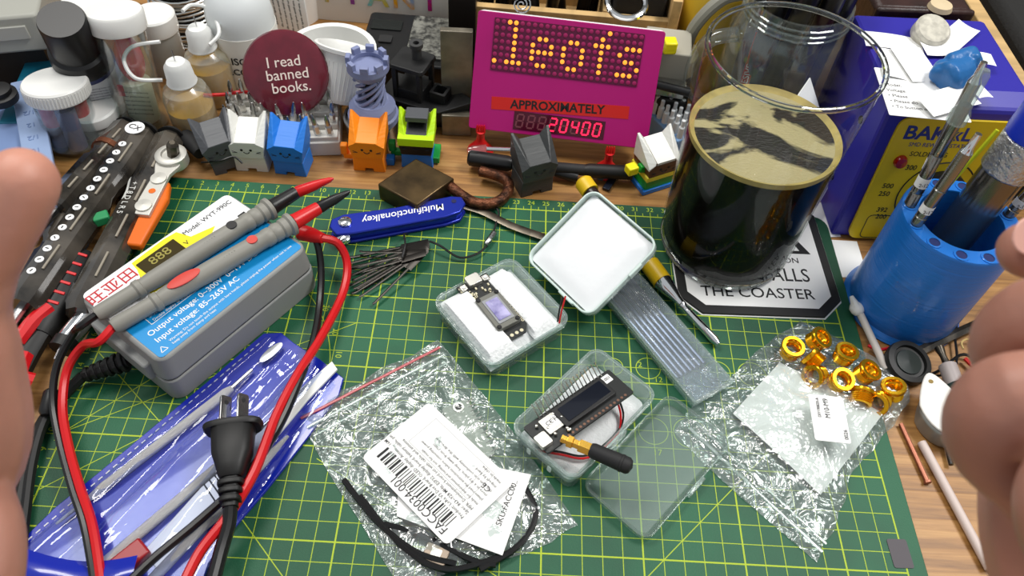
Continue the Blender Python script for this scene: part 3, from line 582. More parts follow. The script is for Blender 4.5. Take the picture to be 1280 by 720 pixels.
# ---------------------------------------------------------------- clear bag with the two printed cards
def bag(name, label, poly, cpx, mt, hmax, seed, seals):
    # pillow of two films over a polygon outline given by points on the mat
    pts = [G(x, y, .05) for x, y in poly]; cen = G(cpx[0], cpx[1], .05); n = len(pts)
    dense = []
    for i in range(n):
        for k in range(8): dense.append(pts[i].lerp(pts[(i+1) % n], k/8))
    t = T(name, label, 'plastic bag', Matrix.Translation(V(cen.x, cen.y, 0))); m = len(dense); R_ = 16
    for side, pn in ((1, 'upper_film'), (0, 'lower_film')):
        vs = []; fs = []
        for r in range(R_+1):
            s = r/R_
            for i, p in enumerate(dense):
                q = cen.lerp(p, s); h = (1-s**2.6)*hmax*side
                w_ = noise.noise(V(q.x*.55, q.y*.55, seed))*.45 + noise.noise(V(q.x*1.5, q.y*1.5, seed+5))*.22 + noise.noise(V(q.x*3.2, q.y*3.2, seed+9))*.1
                z_ = .03 + h + side*abs(w_)*(.35+.65*min(1, 6*(1-s)))*.9 + (.015 if side else 0)
                j = noise.noise(V(i*.35, s*2, seed+2))*.15*s
                vs.append(V(q.x+j, q.y-j, z_))
        for r in range(R_):
            for i in range(m): fs.append((r*m+i, r*m+(i+1) % m, (r+1)*m+(i+1) % m, (r+1)*m+i))
        mb = MB(); mb.add(vs, fs); P(pn, mb, mt, t, w=True, ang=180)
    for (pn, a, b, wd, zz, mm) in seals:
        A_, B_ = G(*a, zz), G(*b, zz); P(pn, MB().tube([A_.lerp(B_, i/14)+V(0, 0, .06*noise.noise(V(i*.7, seed, 0))) for i in range(15)], wd, 6, flat=.4), mm, t, w=True)
    return t
pinkzip = film('pink_zip', (240, 190, 195), .6, .2, .3, 0, 2, (200, 70, 80))
clearzip = film('clear_zip', (235, 245, 240), .25, .5, .15, 0, 2, (225, 235, 232))
cb1 = bag('card_bag', 'clear zip bag with a pink seal holding two printed white cards', [(371, 517), (455, 474), (548, 425), (585, 470), (640, 538), (685, 600), (722, 656), (665, 690), (610, 705), (545, 722), (500, 735), (455, 660), (410, 590)], (560, 600), bagfilm, .55, 3,
    [('red_seal_stripe', (376, 523), (550, 434), .09, .3, pinkzip), ('zip_ridge', (384, 534), (556, 443), .1, .3, clearzip), ('zip_ridge', (392, 545), (562, 452), .07, .3, clearzip)])
def card(name, label, px, z, lift=0, th=.05):
    q = [G(x, y, z) for x, y in px]; c_ = sum(q, V(0, 0, 0))/4; xd = (q[1]-q[0]) + (q[2]-q[3])
    return q, c_, xd
# lower card first
q, c_, xd = card('', '', [(491, 600), (575, 520), (664, 593), (627, 694)], .62)
q2 = [G(x, y, .62) for x, y in ((500, 560), (496, 645), (628, 694), (664, 593))]
k2 = T('lower_label_card', 'white card marked SKU peeking out under the barcode card in the bag', 'card', fr((sum(q2, V(0, 0, 0))/4).xyz, q2[3]-q2[2], (0, 0, 1)))
P('card', MB().add([(p.x, p.y, .56) for p in q2]+[(p.x, p.y, .6) for p in q2], [(0, 1, 2, 3), (7, 6, 5, 4), (0, 4, 5, 1), (1, 5, 6, 2), (2, 6, 7, 3), (3, 7, 4, 0)]), paper, k2, w=True, flat=True)
text('SKU:FACC00..', .42, fr(G(634, 628, .61), G(645, 600, 0)-G(622, 660, 0)), ink, k2)
q = [G(x, y, .75) for x, y in ((453, 573), (560, 684), (634, 600), (542, 504))]
xd = (q[0]-q[1])+(q[3]-q[2]); 
k1 = T('barcode_card', 'white card with a large barcode and fine print, upper card in the bag', 'card', fr(((q[0]+q[1]+q[2]+q[3])/4).xyz, q[1]-q[0]))
Lx = (q[1]-q[0]).length; Ly = (q[3]-q[0]).length*.97
P('card', MB().prism(rrect(Lx, Ly, .3, 4), 0, .05), paper, k1)
random.seed(11); x = -Lx/2+.5; bars = MB()
while x < Lx/2-.7:
    w_ = random.choice((.05, .05, .1, .14)); bars.box((x+w_/2, -Ly/2+.95, .055), (w_, .75, .008)); x += w_+random.choice((.05, .08, .12))
P('barcode', bars, ink, k1, kind='stuff', flat=True)
text('FACC0034-001', .62, at(.7, -Ly/2+.42, .055, PI), ink, k1, w=False, sx=1.0)
for i, s_ in enumerate(('Product: LoRa V3 Dev Board, OLED display, Antenna, 16M flash', 'Spec: 863~928 MHz, ESP32 display board, battery cable, pin header', 'MFR: Development board set with cable and antenna', 'made for development and testing, not for resale', 'please read the instructions before connecting power', 'store in a dry place, keep away from static', 'this item is in conformity with the directives', 'inspect by hand', 'made in china')):
    text(s_, .27 if i < 3 else .23, at(Lx/2-.45, -Ly/2+1.5+i*.32, .055, PI), ink, k1, w=False, align='LEFT', off=.001 if i < 2 else 0, res=1, sx=.9 if i < 5 else 1)
text('CE', .42, at(Lx/2-.8, Ly/2-1.2, .055, PI), ink, k1, w=False)
g = MB()
for a, b in (((-2.2, 0), (2.2, 0)), ((2.2, 0), (2.2, 1.9)), ((2.2, 1.9), (-2.2, 1.9)), ((-2.2, 1.9), (-2.2, 0)), ((1.7, 0), (1.7, 1.9))): g.line(a, b, .02, .052)
P('frame_lines', g, mat('pale_grey_print', (150, 150, 150), .7), k1, flat=True)
pm = T('header_board_in_bag', 'small white circuit piece with gold pins behind the cards in the bag', 'circuit board', fr(G(585, 540, .2), G(610, 580, 0)-G(570, 500, 0)))
P('board', MB().prism(rrect(3.6, 1.5, .1, 2), 0, .14), mat('pale_board', (170, 175, 165), .5), pm)
for i in range(12): P('pin', MB().rod((-1.6+.29*i, .55, .1), (-1.6+.29*i, 1.0, .25), .04, n=5), tin, pm)
P('mounting_ring', MB().lathe([(.3, .14), (.3, .2), (.2, .2), (.2, .14)], at(-1.5, .1), 14), tin, pm)
bw_ = MB()
for pts in ([(430, 600), (470, 650), (520, 690), (570, 705)], [(450, 620), (500, 680), (560, 712), (640, 690)], [(600, 712), (650, 680), (670, 640), (650, 600)], [(480, 655), (530, 670), (590, 700), (620, 706)]):
    bw_.tube(smooth([G(x, y, .35) for x, y in pts]), .16, 7)
O('black_wire_bundle', 'bundle of glossy black wire under the cards at the bottom of the bag', 'wire', bw_, black, w=True)
bx = T('foil_component', 'small silver foil component at the lower tip of the card bag', 'component', fr(G(545, 695, .1), (1, -.3, 0)))
P('shell', MB().prism(rrect(1.2, .9, .1, 2), 0, .3), mat('bronze_foil', (150, 135, 120), .35, .6), bx, bevel=.05)
P('foil_pad', MB().prism(rrect(.5, .5, .05, 2), .3, .33), tin, bx)

# ---------------------------------------------------------------- clear bag of brass inserts
cb2 = bag('nut_bag', 'clear zip bag of brass nuts lying at the right edge of the grid', [(1000, 400), (1060, 428), (1132, 468), (1138, 500), (1110, 540), (1065, 590), (1048, 650), (1020, 702), (985, 672), (930, 625), (880, 580), (842, 540), (862, 510), (905, 480), (945, 440)], (1010, 530), bagfilm, .75, 8,
    [('zip_ridge', (862, 535), (1028, 690), .1, .35, clearzip), ('zip_ridge', (870, 528), (1033, 680), .08, .35, clearzip)])
q = [G(x, y, .3) for x, y in ((916, 517), (975, 452), (1104, 517), (1026, 618))]
sl = T('paper_slip', 'blank white paper slip inside the bag of brass nuts', 'paper', Matrix.Translation((q[0]+q[1]+q[2]+q[3])/4-V(0, 0, .2)))
P('sheet', MB().sheet(lambda u, v: q[0].lerp(q[3], u).lerp(q[1].lerp(q[2], u), v)+V(0, 0, .08*math.sin(u*4+v*5)), 12, 12), paper, sl, w=True)
q = [G(x, y, 1.1) for x, y in ((1009, 553), (1054, 558), (1060, 498), (1014, 497))]
stk = T('bag_sticker', 'small white printed sticker on the bag of brass nuts', 'sticker', fr((q[0]+q[1]+q[2]+q[3])/4, q[1]-q[0]))
P('sticker_sheet', MB().prism(rrect((q[1]-q[0]).length, (q[3]-q[0]).length*.98, .12, 3), .25, .27), paper, stk)
for i, s_ in enumerate(('DIY190820-A', 'M10-M9')): text(s_, (.24, .4)[i], at(-.5+.45*i, .6, .285, PI/2), ink, stk, w=False, sx=.9)
text('0026', .3, at(.75, -.9, .285, PI/2), ink, stk, w=False)
brassn = mat('polished_brass', (242, 178, 32), .2, .9)
def nut_parts(t):
    P('flange_ring', MB().loops([[(r*math.cos(2*PI*i/24), r*math.sin(2*PI*i/24), zz) for i in range(24)] for r, zz in ((.66, .62), (.68, .66), (.68, .82), (.64, .86), (.46, .86), (.44, .82), (.44, .62))], closed=True), brassn, t)
    prof = [(.5, 0)] + [x for i in range(5) for x in ((.6, .04+i*.12), (.53, .10+i*.12))] + [(.56, .64)] + [(.42, .64)] + [x for i in range(5, 0, -1) for x in ((.37, i*.12), (.42, i*.12-.05))] + [(.42, 0)]
    P('threaded_barrel', MB().lathe(prof, n=24, closed=True), brassn, t)
nl = [('brass nut at the left end of the bag, tilted toward the mug', 989, 437, .1, .3), ('brass nut nearest the coaster, its ring facing up', 1022, 425, .4, .5), ('brass nut right of the topmost one', 1056, 444, .1, .4), ('brass nut lying on its side below the topmost one', 1018, 450, 1.4, .5),
      ('brass nut tucked low above the white paper slip', 1020, 470, 1.1, .2), ('brass nut in the middle of the lower row, above the printed sticker', 1050, 476, .3, .5), ('brass nut between the middle one and the right end', 1083, 466, .3, .5), ('brass nut on its side, its ribs up, low and right of the middle', 1077, 497, 1.3, .3), ('brass nut at the right tip of the bag', 1116, 488, .3, .35), ('brass nut half hidden right of the printed sticker', 1098, 503, 1.1, .1)]
first = None
for i, (lb, x, y, tilt, zz) in enumerate(nl):
    M = Matrix.Translation(G(x, y, zz+.35)) @ Matrix.Rotation(i*1.3, 4, 'Z') @ Matrix.Rotation(tilt, 4, 'X') @ Matrix.Translation((0, 0, -.4))
    if first is None:
        first = T('brass_nut', lb, 'nut', M, 'brass nuts in the bag'); nut_parts(first)
    else: copy_tree(first, M, label=lb)

# ================================================================ behind the mat
Z0 = -.3
# ---------------------------------------------------------------- LED sign
BL = V(19.35, 34.07, 1.5); BR = V(31.8, 32.97, 1.5)
xd = (BR-BL).normalized(); upv = V(.24, 3.94, 6.8).normalized(); nz = xd.cross(upv).normalized()
SM = fr(BL, xd, nz); WS, HS = 12.5, 7.85
sg = T('led_sign', 'magenta desk sign with a lit red dot display and a digit readout', 'led sign', SM)
mag = mat('magenta_card', (172, 4, 108), .45)
P('back_case', MB().prism(rrect(WS, HS, .3, 4, WS/2, HS/2), -1.3, -.2), mat('white_case', (235, 235, 235), .4), sg, bevel=.1)
P('front_panel', MB().prism(rrect(WS-.05, HS-.05, .2, 4, WS/2, HS/2), -.2, 0), mag, sg, bevel=.03)
def uv(u, v): return (u*WS, (1-v)*HS)
x0, y0 = uv(.095, .045); x1, y1 = uv(.892, .475)
P('dot_display', MB().prism([(x0, y1), (x1, y1), (x1, y0), (x0, y0)], 0, .05), mat('dark_magenta_window', (86, 6, 50), .25), sg)
lit = {(3, r) for r in range(0, 7)} | {(2, 0), (2, 6), (4, 6), (0, 6)}
lit |= {(7, 2), (8, 2), (6, 3), (9, 3), (6, 4), (7, 4), (8, 4), (9, 4), (6, 5), (7, 6), (8, 6)}
lit |= {(12, 2), (13, 2), (11, 3), (14, 3), (11, 4), (14, 4), (11, 5), (14, 5), (12, 6), (13, 6)}
lit |= {(18, 0), (17, 1), (17, 2), (16, 2), (18, 2), (17, 3), (17, 4), (17, 5), (17, 6)}
lit |= {(21, 2), (22, 2), (23, 2), (20, 3), (21, 4), (22, 4), (23, 5), (20, 6), (21, 6), (22, 6)}
on = MB(); off = MB()
for c in range(24):
    for r in range(8):
        X = x0+.2+(x1-x0-.4)*c/23; Y = y0-.2-(y0-y1-.4)*r/7
        (on if (c, r) in lit else off).lathe([(.15, .05), (.15, .07), (.1, .09)], at(X, Y), 10)
P('unlit_dots', off, mat('unlit_led', (150, 22, 84), .4), sg, kind='stuff')
P('lit_dots', on, mat('lit_led', (255, 140, 45), .4, emit=1.25), sg, kind='stuff')
F = Matrix.Translation((*uv(.12, .70), 0)) @ Matrix.Rotation(.045, 4, 'Z')
P('red_tape', MB().prism([(-.05, -.86), (9.4, -.86), (9.4, 0), (-.05, 0)], 0, .015, F), mat('red_tape', (200, 28, 18), .3), sg)
text('APPROXIMATELY', .82, F @ at(4.5, -.42, .016, .01), ink, sg, w=False, off=.02, sx=1.02, name='handwriting')
x0, y0 = uv(.25, .80); x1, y1 = uv(.755, .96)
P('digit_window', MB().prism([(x0, y1), (x1, y1), (x1, y0), (x0, y0)], 0, .03), mat('dark_red_window', (72, 5, 30), .2), sg)
segs = {'0': 'abcdef', '2': 'abged', '4': 'fgbc', '8': 'abcdefg'}
def seg7(mb, ox, oy, w_, h_, which):
    k = .15; sh = .12
    S_ = dict(a=((0, h_), (w_, h_)), d=((0, 0), (w_, 0)), g=((0, h_/2), (w_, h_/2)), f=((0, h_/2), (0, h_)), e=((0, 0), (0, h_/2)), b=((w_, h_/2), (w_, h_)), c=((w_, 0), (w_, h_/2)))
    for s_ in which:
        a, b = [Vector((ox+p[0]+sh*p[1], oy+p[1])) for p in S_[s_]]; d = (b-a)*.08; mb.line(a+d, b-d, .11, .036)
on = MB(); off = MB()
for i, ch in enumerate('88820400'):
    ox = x0+.16+i*.765; oy = y1+.19
    if i < 3: seg7(off, ox, oy, .44, .86, segs[ch])
    else:
        seg7(on, ox, oy, .44, .86, segs[ch]); seg7(off, ox, oy, .44, .86, [s_ for s_ in 'abcdefg' if s_ not in segs[ch]])
P('unlit_segments', off, mat('unlit_seg', (120, 60, 70), .4), sg, flat=True, kind='stuff'); P('lit_segments', on, mat('lit_seg', (255, 30, 70), .4, emit=1.6), sg, flat=True, kind='stuff')
def foot(x, y, label):
    q = G(x, y, Z0); t = T('sign_stand', label, 'stand', at(q.x, q.y-.55, Z0), 'red stands under the led sign')
    P('base', MB().lathe([(.95, 0), (.95, .12), (.5, .7), (.3, 1.0), (.28, 1.3)], n=14), red, t)
    P('arm', MB().rlathe((0, 0, 1.2), (.0, -.1, 1.9), [(.26, 0), (.3, 1)], 10), red, t)
    for i in range(4): P('finger', MB().rlathe((-.24+.16*i, -.15, 1.8), (-.24+.16*i, -.05, 2.4), [(.09, 0), (.1, .6), (.04, 1)], 8), red, t)
foot(601, 182, 'red hand-shaped stand under the left end of the led sign')
foot(757, 208, 'red hand-shaped stand under the right end of the led sign')

# ---------------------------------------------------------------- little boxy cats
def cat(label, M, mats, W=2.2, D=1.75, tail=None, sc=1.0, sym=None):
    # mats: feet/body, head, ears
    t = T('cat_figurine', label, 'figurine', M @ Matrix.Scale(sc, 4), None)
    mbody, mhead, mear = mats
    b = MB(); b.prism([(-W/2, 0), (-.28, 0), (-.28, .28), (.28, .28), (.28, 0), (W/2, 0), (W/2*.94, 1.25), (-W/2*.94, 1.25)], -D/2, D/2, Matrix.Rotation(PI/2, 4, 'X'))
    P('body', b, mbody, t, bevel=.05)
    h0, h1, h2 = 1.3, 3.1, 3.35; a = W/2*1.0; f = -D/2-.12; k = D/2+.05
    P('head', MB().add([(-a*.94, f, h0), (a*.94, f, h0), (a*.94, k, h0), (-a*.94, k, h0), (-a*1.08, f, h0+.9), (a*1.08, f, h0+.9), (a*1.08, k, h0+.9), (-a*1.08, k, h0+.9), (-a*.62, f, h1-.45), (a*.62, f, h1-.45), (a*.62, k, h1+.2), (-a*.62, k, h1+.2)],
      [(3, 2, 1, 0), (0, 1, 5, 4), (1, 2, 6, 5), (2, 3, 7, 6), (3, 0, 4, 7), (4, 5, 9, 8), (5, 6, 10, 9), (6, 7, 11, 10), (7, 4, 8, 11), (8, 9, 10, 11)]), mhead, t, bevel=.04, flat=True)
    for s in (-1, 1):
        v = [(s*a*.6, f, h1-.5), (s*a*1.08, f, h0+.95), (s*a*1.1, k, h0+.95), (s*a*.6, k, h1+.45), (s*a*1.1, k-.15, 4.15)]
        v += [(s*a*1.02, f+.02, h0+1.2), (s*a*.96, k-.15, 4.15)]
        P('ear', MB().add([(s*a*1.09, f, h0+.85), (s*a*1.09, k, h0+.85), (s*a*1.14, k, 3.85), (s*a*1.09, f, h0+1.0), (s*a*.62, f, h1-.5), (s*a*.62, k, h1+.2), (s*a*1.0, k, 3.85)],
          [(0, 1, 2, 3), (0, 3, 4), (4, 3, 2, 6), (4, 6, 5), (1, 5, 6, 2), (0, 4, 5, 1)]), mear, t, flat=True)
    face = ink
    for s in (-1, 1):
        P('eye', MB().lathe([(.09, 0), (.09, .03)], Matrix.Translation((s*.3, f-.0, h0+.75)) @ Matrix.Rotation(PI/2, 4, 'X'), 10), face, t)
        w_ = MB()
        for i in (0, 1): w_.rod((s*.62, f-.01, h0+.5+.0*i), (s*.95, f-.01, h0+.5+.14*i), .02, n=4)
        P('whiskers', w_, face, t)
    P('smile', MB().tube([(-.2+.4*i/8, f-.01, h0+.58-.13*math.sin(PI*i/8)) for i in range(9)], .03, 5), face, t)
    if tail:
        s, mt = tail
        P('tail', MB().box((s*(W/2+.35), 0.1, .55), (.9, .45, .45), Matrix.Rotation(.0, 4, 'Z')), mt, t, bevel=.08); P('tail_tip', MB().box((s*(W/2+.7), .1, 1.1), (.48, .48, .8)), mt, t, bevel=.08)
    return t
def pla(n, c): return mat(n, c, .42, bump=.25, bs=4, stretch=(.15, .15, 3))
gy = pla('grey_pla', (78, 80, 84)); wt = pla('white_pla', (225, 225, 218)); bl = pla('blue_pla', (30, 120, 215)); og = pla('orange_pla', (250, 140, 15)); ch = pla('charcoal_pla', (58, 60, 60))
q = G(284, 212, Z0); cat('dark grey boxy cat figurine leaning by the oil bottle, black wire across it', at(q.x, q.y+.6, Z0, .45, 0, -.12), (gy, gy, gy))
q = G(317, 211, Z0); cat('white boxy cat figurine between the grey cat and the blue cat', at(q.x, q.y+.6, Z0, .02), (wt, wt, wt))
q = G(366, 216, Z0); cat('bright blue boxy cat figurine in front of the bit tray', at(q.x, q.y+.6, Z0, -.08), (bl, bl, bl))
q = G(463, 211, Z0); cat('orange boxy cat figurine in front of the rook tower', at(q.x, q.y+.6, Z0, -.02), (og, og, og), tail=(-1, og))
q = G(522, 208, Z0); lime = pla('lime_pla', (190, 235, 20)); t = cat('striped boxy cat figurine in lime, black and blue behind the padlock', at(q.x, q.y+.7, Z0, 0), (bl, pla('black_pla', (20, 20, 22)), lime), tail=(-1, pla('green_pla', (20, 150, 60))))
for x in t.children:
    if x.name.startswith('eye') or x.name.startswith('smile') or x.name.startswith('whisk'): pass
P('lime_stripe', MB().box((0, -.05, 2.45), (2.42, 2.05, .65)), lime, t, label='lime band round the head', bevel=.04); P('grey_stripe', MB().box((0, .45, 3.6), (1.5, 1.1, .4)), gy, t, bevel=.04, label='grey top band')
P('blue_foot', MB().box((-1.9, -.5, .3), (.6, .6, .6)), bl, t, bevel=.06); P('green_base', MB().box((.3, .3, .4), (2.4, 1.5, .5)), bpy.data.materials['green_pla'], t, bevel=.05)
q = G(664, 240, Z0); cat('charcoal boxy cat figurine standing inside the bend by the rusty shackle', at(q.x, q.y+.7, Z0, .42), (ch, ch, ch), sc=1.08)
q = G(814, 233, Z0); yl = pla('yellow_pla', (232, 215, 60)); gr = pla('bright_green_pla', (25, 160, 50)); br = pla('brown_pla', (88, 52, 30))
t = cat('multicoloured boxy cat figurine with white ears beside the dark beer glass', at(q.x, q.y+.5, Z0, .48), (gr, br, wt), sc=1.05)
P('blue_base', MB().box((0, 0, .2), (2.5, 2.0, .34)), bl, t, bevel=.04, label='blue layer'); P('yellow_layer', MB().box((0, 0, 1.35), (2.35, 2.0, .4)), yl, t, bevel=.04, label='yellow layer')
P('white_top', MB().add([(-.68, -1.0, 2.68), (.68, -1.0, 2.68), (.68, .93, 3.33), (-.68, .93, 3.33), (-.68, -1.0, 2.5), (.68, -1.0, 2.5), (.68, .93, 3.2), (-.68, .93, 3.2)], [(0, 1, 2, 3), (7, 6, 5, 4), (0, 4, 5, 1), (1, 5, 6, 2), (2, 6, 7, 3), (3, 7, 4, 0)]), wt, t, label='white top panel', flat=True); P('green_arm', MB().box((-1.5, -.2, 1.4), (.9, .5, .5), Matrix.Rotation(.3, 4, 'Y')), gr, t, bevel=.08); P('yellow_paw', MB().box((-2.0, -.2, 2.0), (.7, .65, .6)), pla('lemon_pla', (240, 225, 20)), t, bevel=.08, label='bright yellow cube')
O('loose_black_wire', 'thin stiff black wire crossing in front of the dark grey cat', 'wire', MB().tube(smooth([G(252, 203, .8), G(275, 201, 1.4), G(292, 196, 1.5), G(303, 204, 1.2)]), .07, 6), black, w=True)

# ---------------------------------------------------------------- bit tray with bits
c0, c1, c2, c3 = G(292, 178, 1.2), G(418, 166, 1.2), G(425, 131, 1.2), G(276, 128, 1.2)
BMx = fr(((c0+c1+c2+c3)/4).xyz - V(0, 0, 1.5), (c1-c0)+(c2-c3)); WT = 7.9; DT = 4.3
tr = T('bit_tray', 'white stepped plastic tray crowded with screwdriver bits behind the small cats', 'tray', BMx)
wplas = mat('tray_white', (205, 203, 196), .5)
P('tray_block', MB().box((0, 0, .6), (WT, DT, 1.2)), wplas, tr, bevel=.08)
for i in range(4): P('tray_step', MB().box((0, -DT/2+.55+i*1.05, 1.35+.12*i), (WT-.2, .8, .4+.24*i)), wplas, tr, bevel=.05)
ORD = ('first', 'second', 'third', 'fourth', 'fifth', 'sixth', 'seventh', 'eighth', 'ninth')
random.seed(9); k = 0; lastr = -1; cnt = 0; firstb = None
for r in range(4):
    for i in range(9):
        if random.random() < .12: continue
        x = -WT/2+.5+i*.86+random.uniform(-.1, .1); y = -DT/2+.55+r*1.05
        M = BMx @ at(x, y, 1.4+.2*r, random.random()*3, random.uniform(-.12, .12), random.uniform(-.12, .12))
        cnt = cnt+1 if lastr == r else 0; lastr = r
        lb_ = 'steel screwdriver bit %s from the left in the %s row of the white tray' % (ORD[cnt], ('front', 'second', 'third', 'rear')[r])
        if firstb is None:
            firstb = T('screwdriver_bit', lb_, 'bit', M, 'bits in the white tray')
            P('hex_shank', MB().lathe([(.24, 0), (.24, .85), (.17, 1.0)], n=6), mat('bright_bit_steel', (215, 213, 208), .2, .7), firstb, ang=20); P('bit_tip', MB().lathe([(.17, .95), (.16, 1.5), (.05, 1.9)], n=6), steel, firstb)
        else: copy_tree(firstb, M, label=lb_)
O('red_wire', 'short red wire behind the white bit tray, left of the round badge', 'wire', MB().tube(smooth([G(255, 119, 2.2), G(280, 118, 2.4), G(300, 115, 2.6), G(318, 116, 2.2)]), .13, 7), red_cab, w=True)

# ---------------------------------------------------------------- badge
n = (cP - G(354, 92, 4.2)); ctr = G(357, 92, 4.4)
BM2 = fr(ctr, V(.98, .0, -.38+.1), V(-.12, -.8, .62)); badge_dx = 0; bd = T('pin_badge', 'round dark red button badge reading I read banned books', 'badge', BM2)
mar = mat('maroon_gloss', (104, 26, 42), .22, coat=.4, var=.1)
P('badge_face', MB().lathe([(2.75, -.35), (2.85, -.2), (2.75, .0), (2.3, .16), (1.2, .26), (.01, .28)], n=48), mar, bd)
P('badge_back', MB().lathe([(2.7, -.38), (2.6, -.4), (.01, -.4)], n=32), tin, bd)
for i, s_ in enumerate(('I read', 'banned', 'books.')): text(s_, .98, at(.15, 0, 0, .38) @ at(.12*i-.12, .82-.84*i, .26), mat('cream_ink', (232, 215, 205), .5) if i == 0 else bpy.data.materials['cream_ink'], bd, w=False, off=.002, name='badge_lettering', ext=.03)

# ---------------------------------------------------------------- spiral rook, tin
q = G(467, 146, 1.6)
tn = T('round_tin', 'round steel tin with a dark red lid under the rook tower', 'tin', at(q.x-.2, q.y+.2, Z0))
P('tin_wall', MB().lathe([(1.85, 0), (1.85, 1.6), (1.95, 1.7), (1.95, 1.85), (1.8, 1.85), (1.75, 1.6), (.01, 1.55)], n=36, cap1=False), steel, tn)
P('lid_label', MB().lathe([(1.6, 1.5), (1.6, 1.58), (.01, 1.6)], n=30), mar, tn)
rk = T('rook_tower', 'lilac grey printed chess rook with an open spiral shaft', 'chess piece', at(q.x, q.y, Z0+1.85))
lil = mat('lilac_grey_pla', (128, 136, 172), .45, bump=.25, bs=5, stretch=(.2, .2, 3))
P('base', MB().lathe([(1.75, 0), (1.75, .45), (1.6, .55), (1.55, 1.05), (1.6, 1.1), (1.4, 1.35), (1.2, 1.6), (1.0, 1.65), (.01, 1.6)], n=36, cap1=False), lil, rk)
text('Mars  5', .5, at(0, -1.62, .8, 0, PI/2-.05), lil, rk, w=False, ext=.04)
for i in range(8):
    a0 = 2*PI*i/8; pts = []
    for j in range(25):
        t = j/24; a = a0+t*3.0; r = 1.05-.18*math.sin(t*PI); pts.append((r*math.cos(a), r*math.sin(a), 1.5+t*2.1))
    P('spiral_strand', MB().tube(pts, .125, 7), lil, rk)
P('crown', MB().lathe([(.7, 3.5), (1.05, 3.6), (1.25, 3.95), (1.4, 4.15), (1.4, 4.6), (1.05, 4.6), (1.05, 4.3), (.01, 4.28)], n=36, cap1=False), lil, rk)
for i in range(8): P('merlon', MB().box((1.24, 0, 4.8), (.32, .55, .5), Matrix.Rotation(2*PI*i/8, 4, 'Z')), lil, rk, bevel=.04)
P('inner_spiral', MB().lathe([(.4, 1.6), (.4, 4.2)], n=8), matte_black, rk)

# ---------------------------------------------------------------- cups
q = G(414, 118, .3)
bw = T('white_bowl', 'low white plastic bowl behind the badge, holding a ridged cup', 'bowl', at(q.x, q.y+1.6, Z0))
P('bowl_wall', MB().lathe([(1.9, 0), (2.4, .4), (2.9, 2.2), (3.1, 3.1), (3.35, 3.2), (3.35, 3.4), (2.95, 3.35), (2.75, 2.2), (2.2, .6), (.01, .4)], n=44, cap1=False), white, bw)
P('steel_object', MB().tube(smooth([(-1.5, -.5, 2.4), (-.2, -1.4, 2.9), (1.4, -.9, 2.8), (1.6, .5, 2.5)]), .45, 8, flat=.5), chrome, bw)
a = G(424, 125, 1.6); b = G(437, 50, 5.3)
cu = T('ridged_cup', 'white ridged plastic measuring cup tilted toward the camera, in the white bowl', 'cup', fr(V(*a), (1, 0, -.2), b-a))
prof = [(1.3, 0), (1.45, .3), (1.75, 2.6), (1.85, 3.4), (2.15, 3.5), (2.2, 3.75), (2.0, 3.8), (1.75, 3.4), (1.62, 2.4), (1.2, .2), (.01, .15)]
P('cup_wall', MB().lathe(prof, n=64, cap1=False), white, cu)
for i in range(36): P('ridge', MB().rod((1.42*math.cos(2*PI*i/36), 1.42*math.sin(2*PI*i/36), .3), (1.78*math.cos(2*PI*i/36), 1.78*math.sin(2*PI*i/36), 2.9), .06, n=5), white, cu)

# ---------------------------------------------------------------- black tug boat, scale, white box, steel blocks
q = G(532, 150, Z0)
bt = T('toy_boat', 'black printed toy tug boat with cabin and chimney left of the steel plate', 'toy boat', at(q.x, q.y+.6, Z0, -.35))
bk = mat('black_pla_boat', (22, 22, 23), .5, bump=.2, bs=5, stretch=(.2, .2, 3))
P('hull', MB().loops([[(-3*k, -1.0*k, 0), (1.6*k, -1.1*k, 0), (2.9*k, 0, 0), (1.6*k, 1.1*k, 0), (-3*k, 1.0*k, 0)] if zz == 0 else [(-3.1*k, -1.5*k, zz), (1.7*k, -1.5*k, zz+.1), (3.9*k, 0, zz+.8), (1.7*k, 1.5*k, zz+.1), (-3.1*k, 1.5*k, zz)] for k, zz in ((.85, 0), (1, .9), (1.02, 1.8))]), bk, bt, bevel=.05)
P('deck_box', MB().loops([[(x, y, z) for x, y in rrect(w_, w_, .05, 1, 1.2, 0)] for w_, z in ((1.2, 1.8), (1.2, 2.7), (.8, 2.7), (.8, 2.0))]), bk, bt)
for sx in (-1, 1):
    for sy in (-1, 1): P('cabin_post', MB().box((-.9+sx*.95, sy*.95, 3.1), (.35, .35, 2.6)), bk, bt, bevel=.04)
P('cabin_wall', MB().box((-.9, 0, 2.2), (2.1, 2.1, .9)), bk, bt, bevel=.04)
P('roof', MB().prism(rrect(2.7, 2.5, .3, 3, -.9, 0), 4.3, 4.6, top=.95, cx=-.9), bk, bt, bevel=.05)
P('chimney', MB().lathe([(.35, 4.6), (.35, 5.5), (.48, 5.5), (.48, 5.8), (.22, 5.8), (.22, 5.3), (.01, 5.3)], at(-.7, .3), 18, cap1=False), mat('dark_grey_pla', (58, 58, 58), .5), bt)
q = G(548, 70, Z0)
sc = T('pocket_scale', 'black pocket scale with speckled steel plate behind the toy boat', 'scale', at(q.x+.1, q.y-.9, Z0, -.03))
P('body', MB().prism(rrect(11.5, 6.6, .4, 3), 0, 2.0), black, sc, bevel=.15)
P('weighing_plate', MB().prism(rrect(6.2, 5.4, .3, 3, .9, .2), 2.0, 2.2), mat('speckled_plate', (140, 140, 132), .45, .3, col2=(52, 52, 50), var=.1, vs=5), sc, bevel=.05)
P('display_panel', MB().prism(rrect(2.4, 1.3, .1, 2, -4.2, 1.5), 2.0, 2.1), mat('dark_lcd', (30, 33, 32), .15), sc); P('button', MB().prism(rrect(1.0, .9, .1, 2, -4.0, -.4), 2.0, 2.15), matte_black, sc)
q = G(470, 28, Z0)
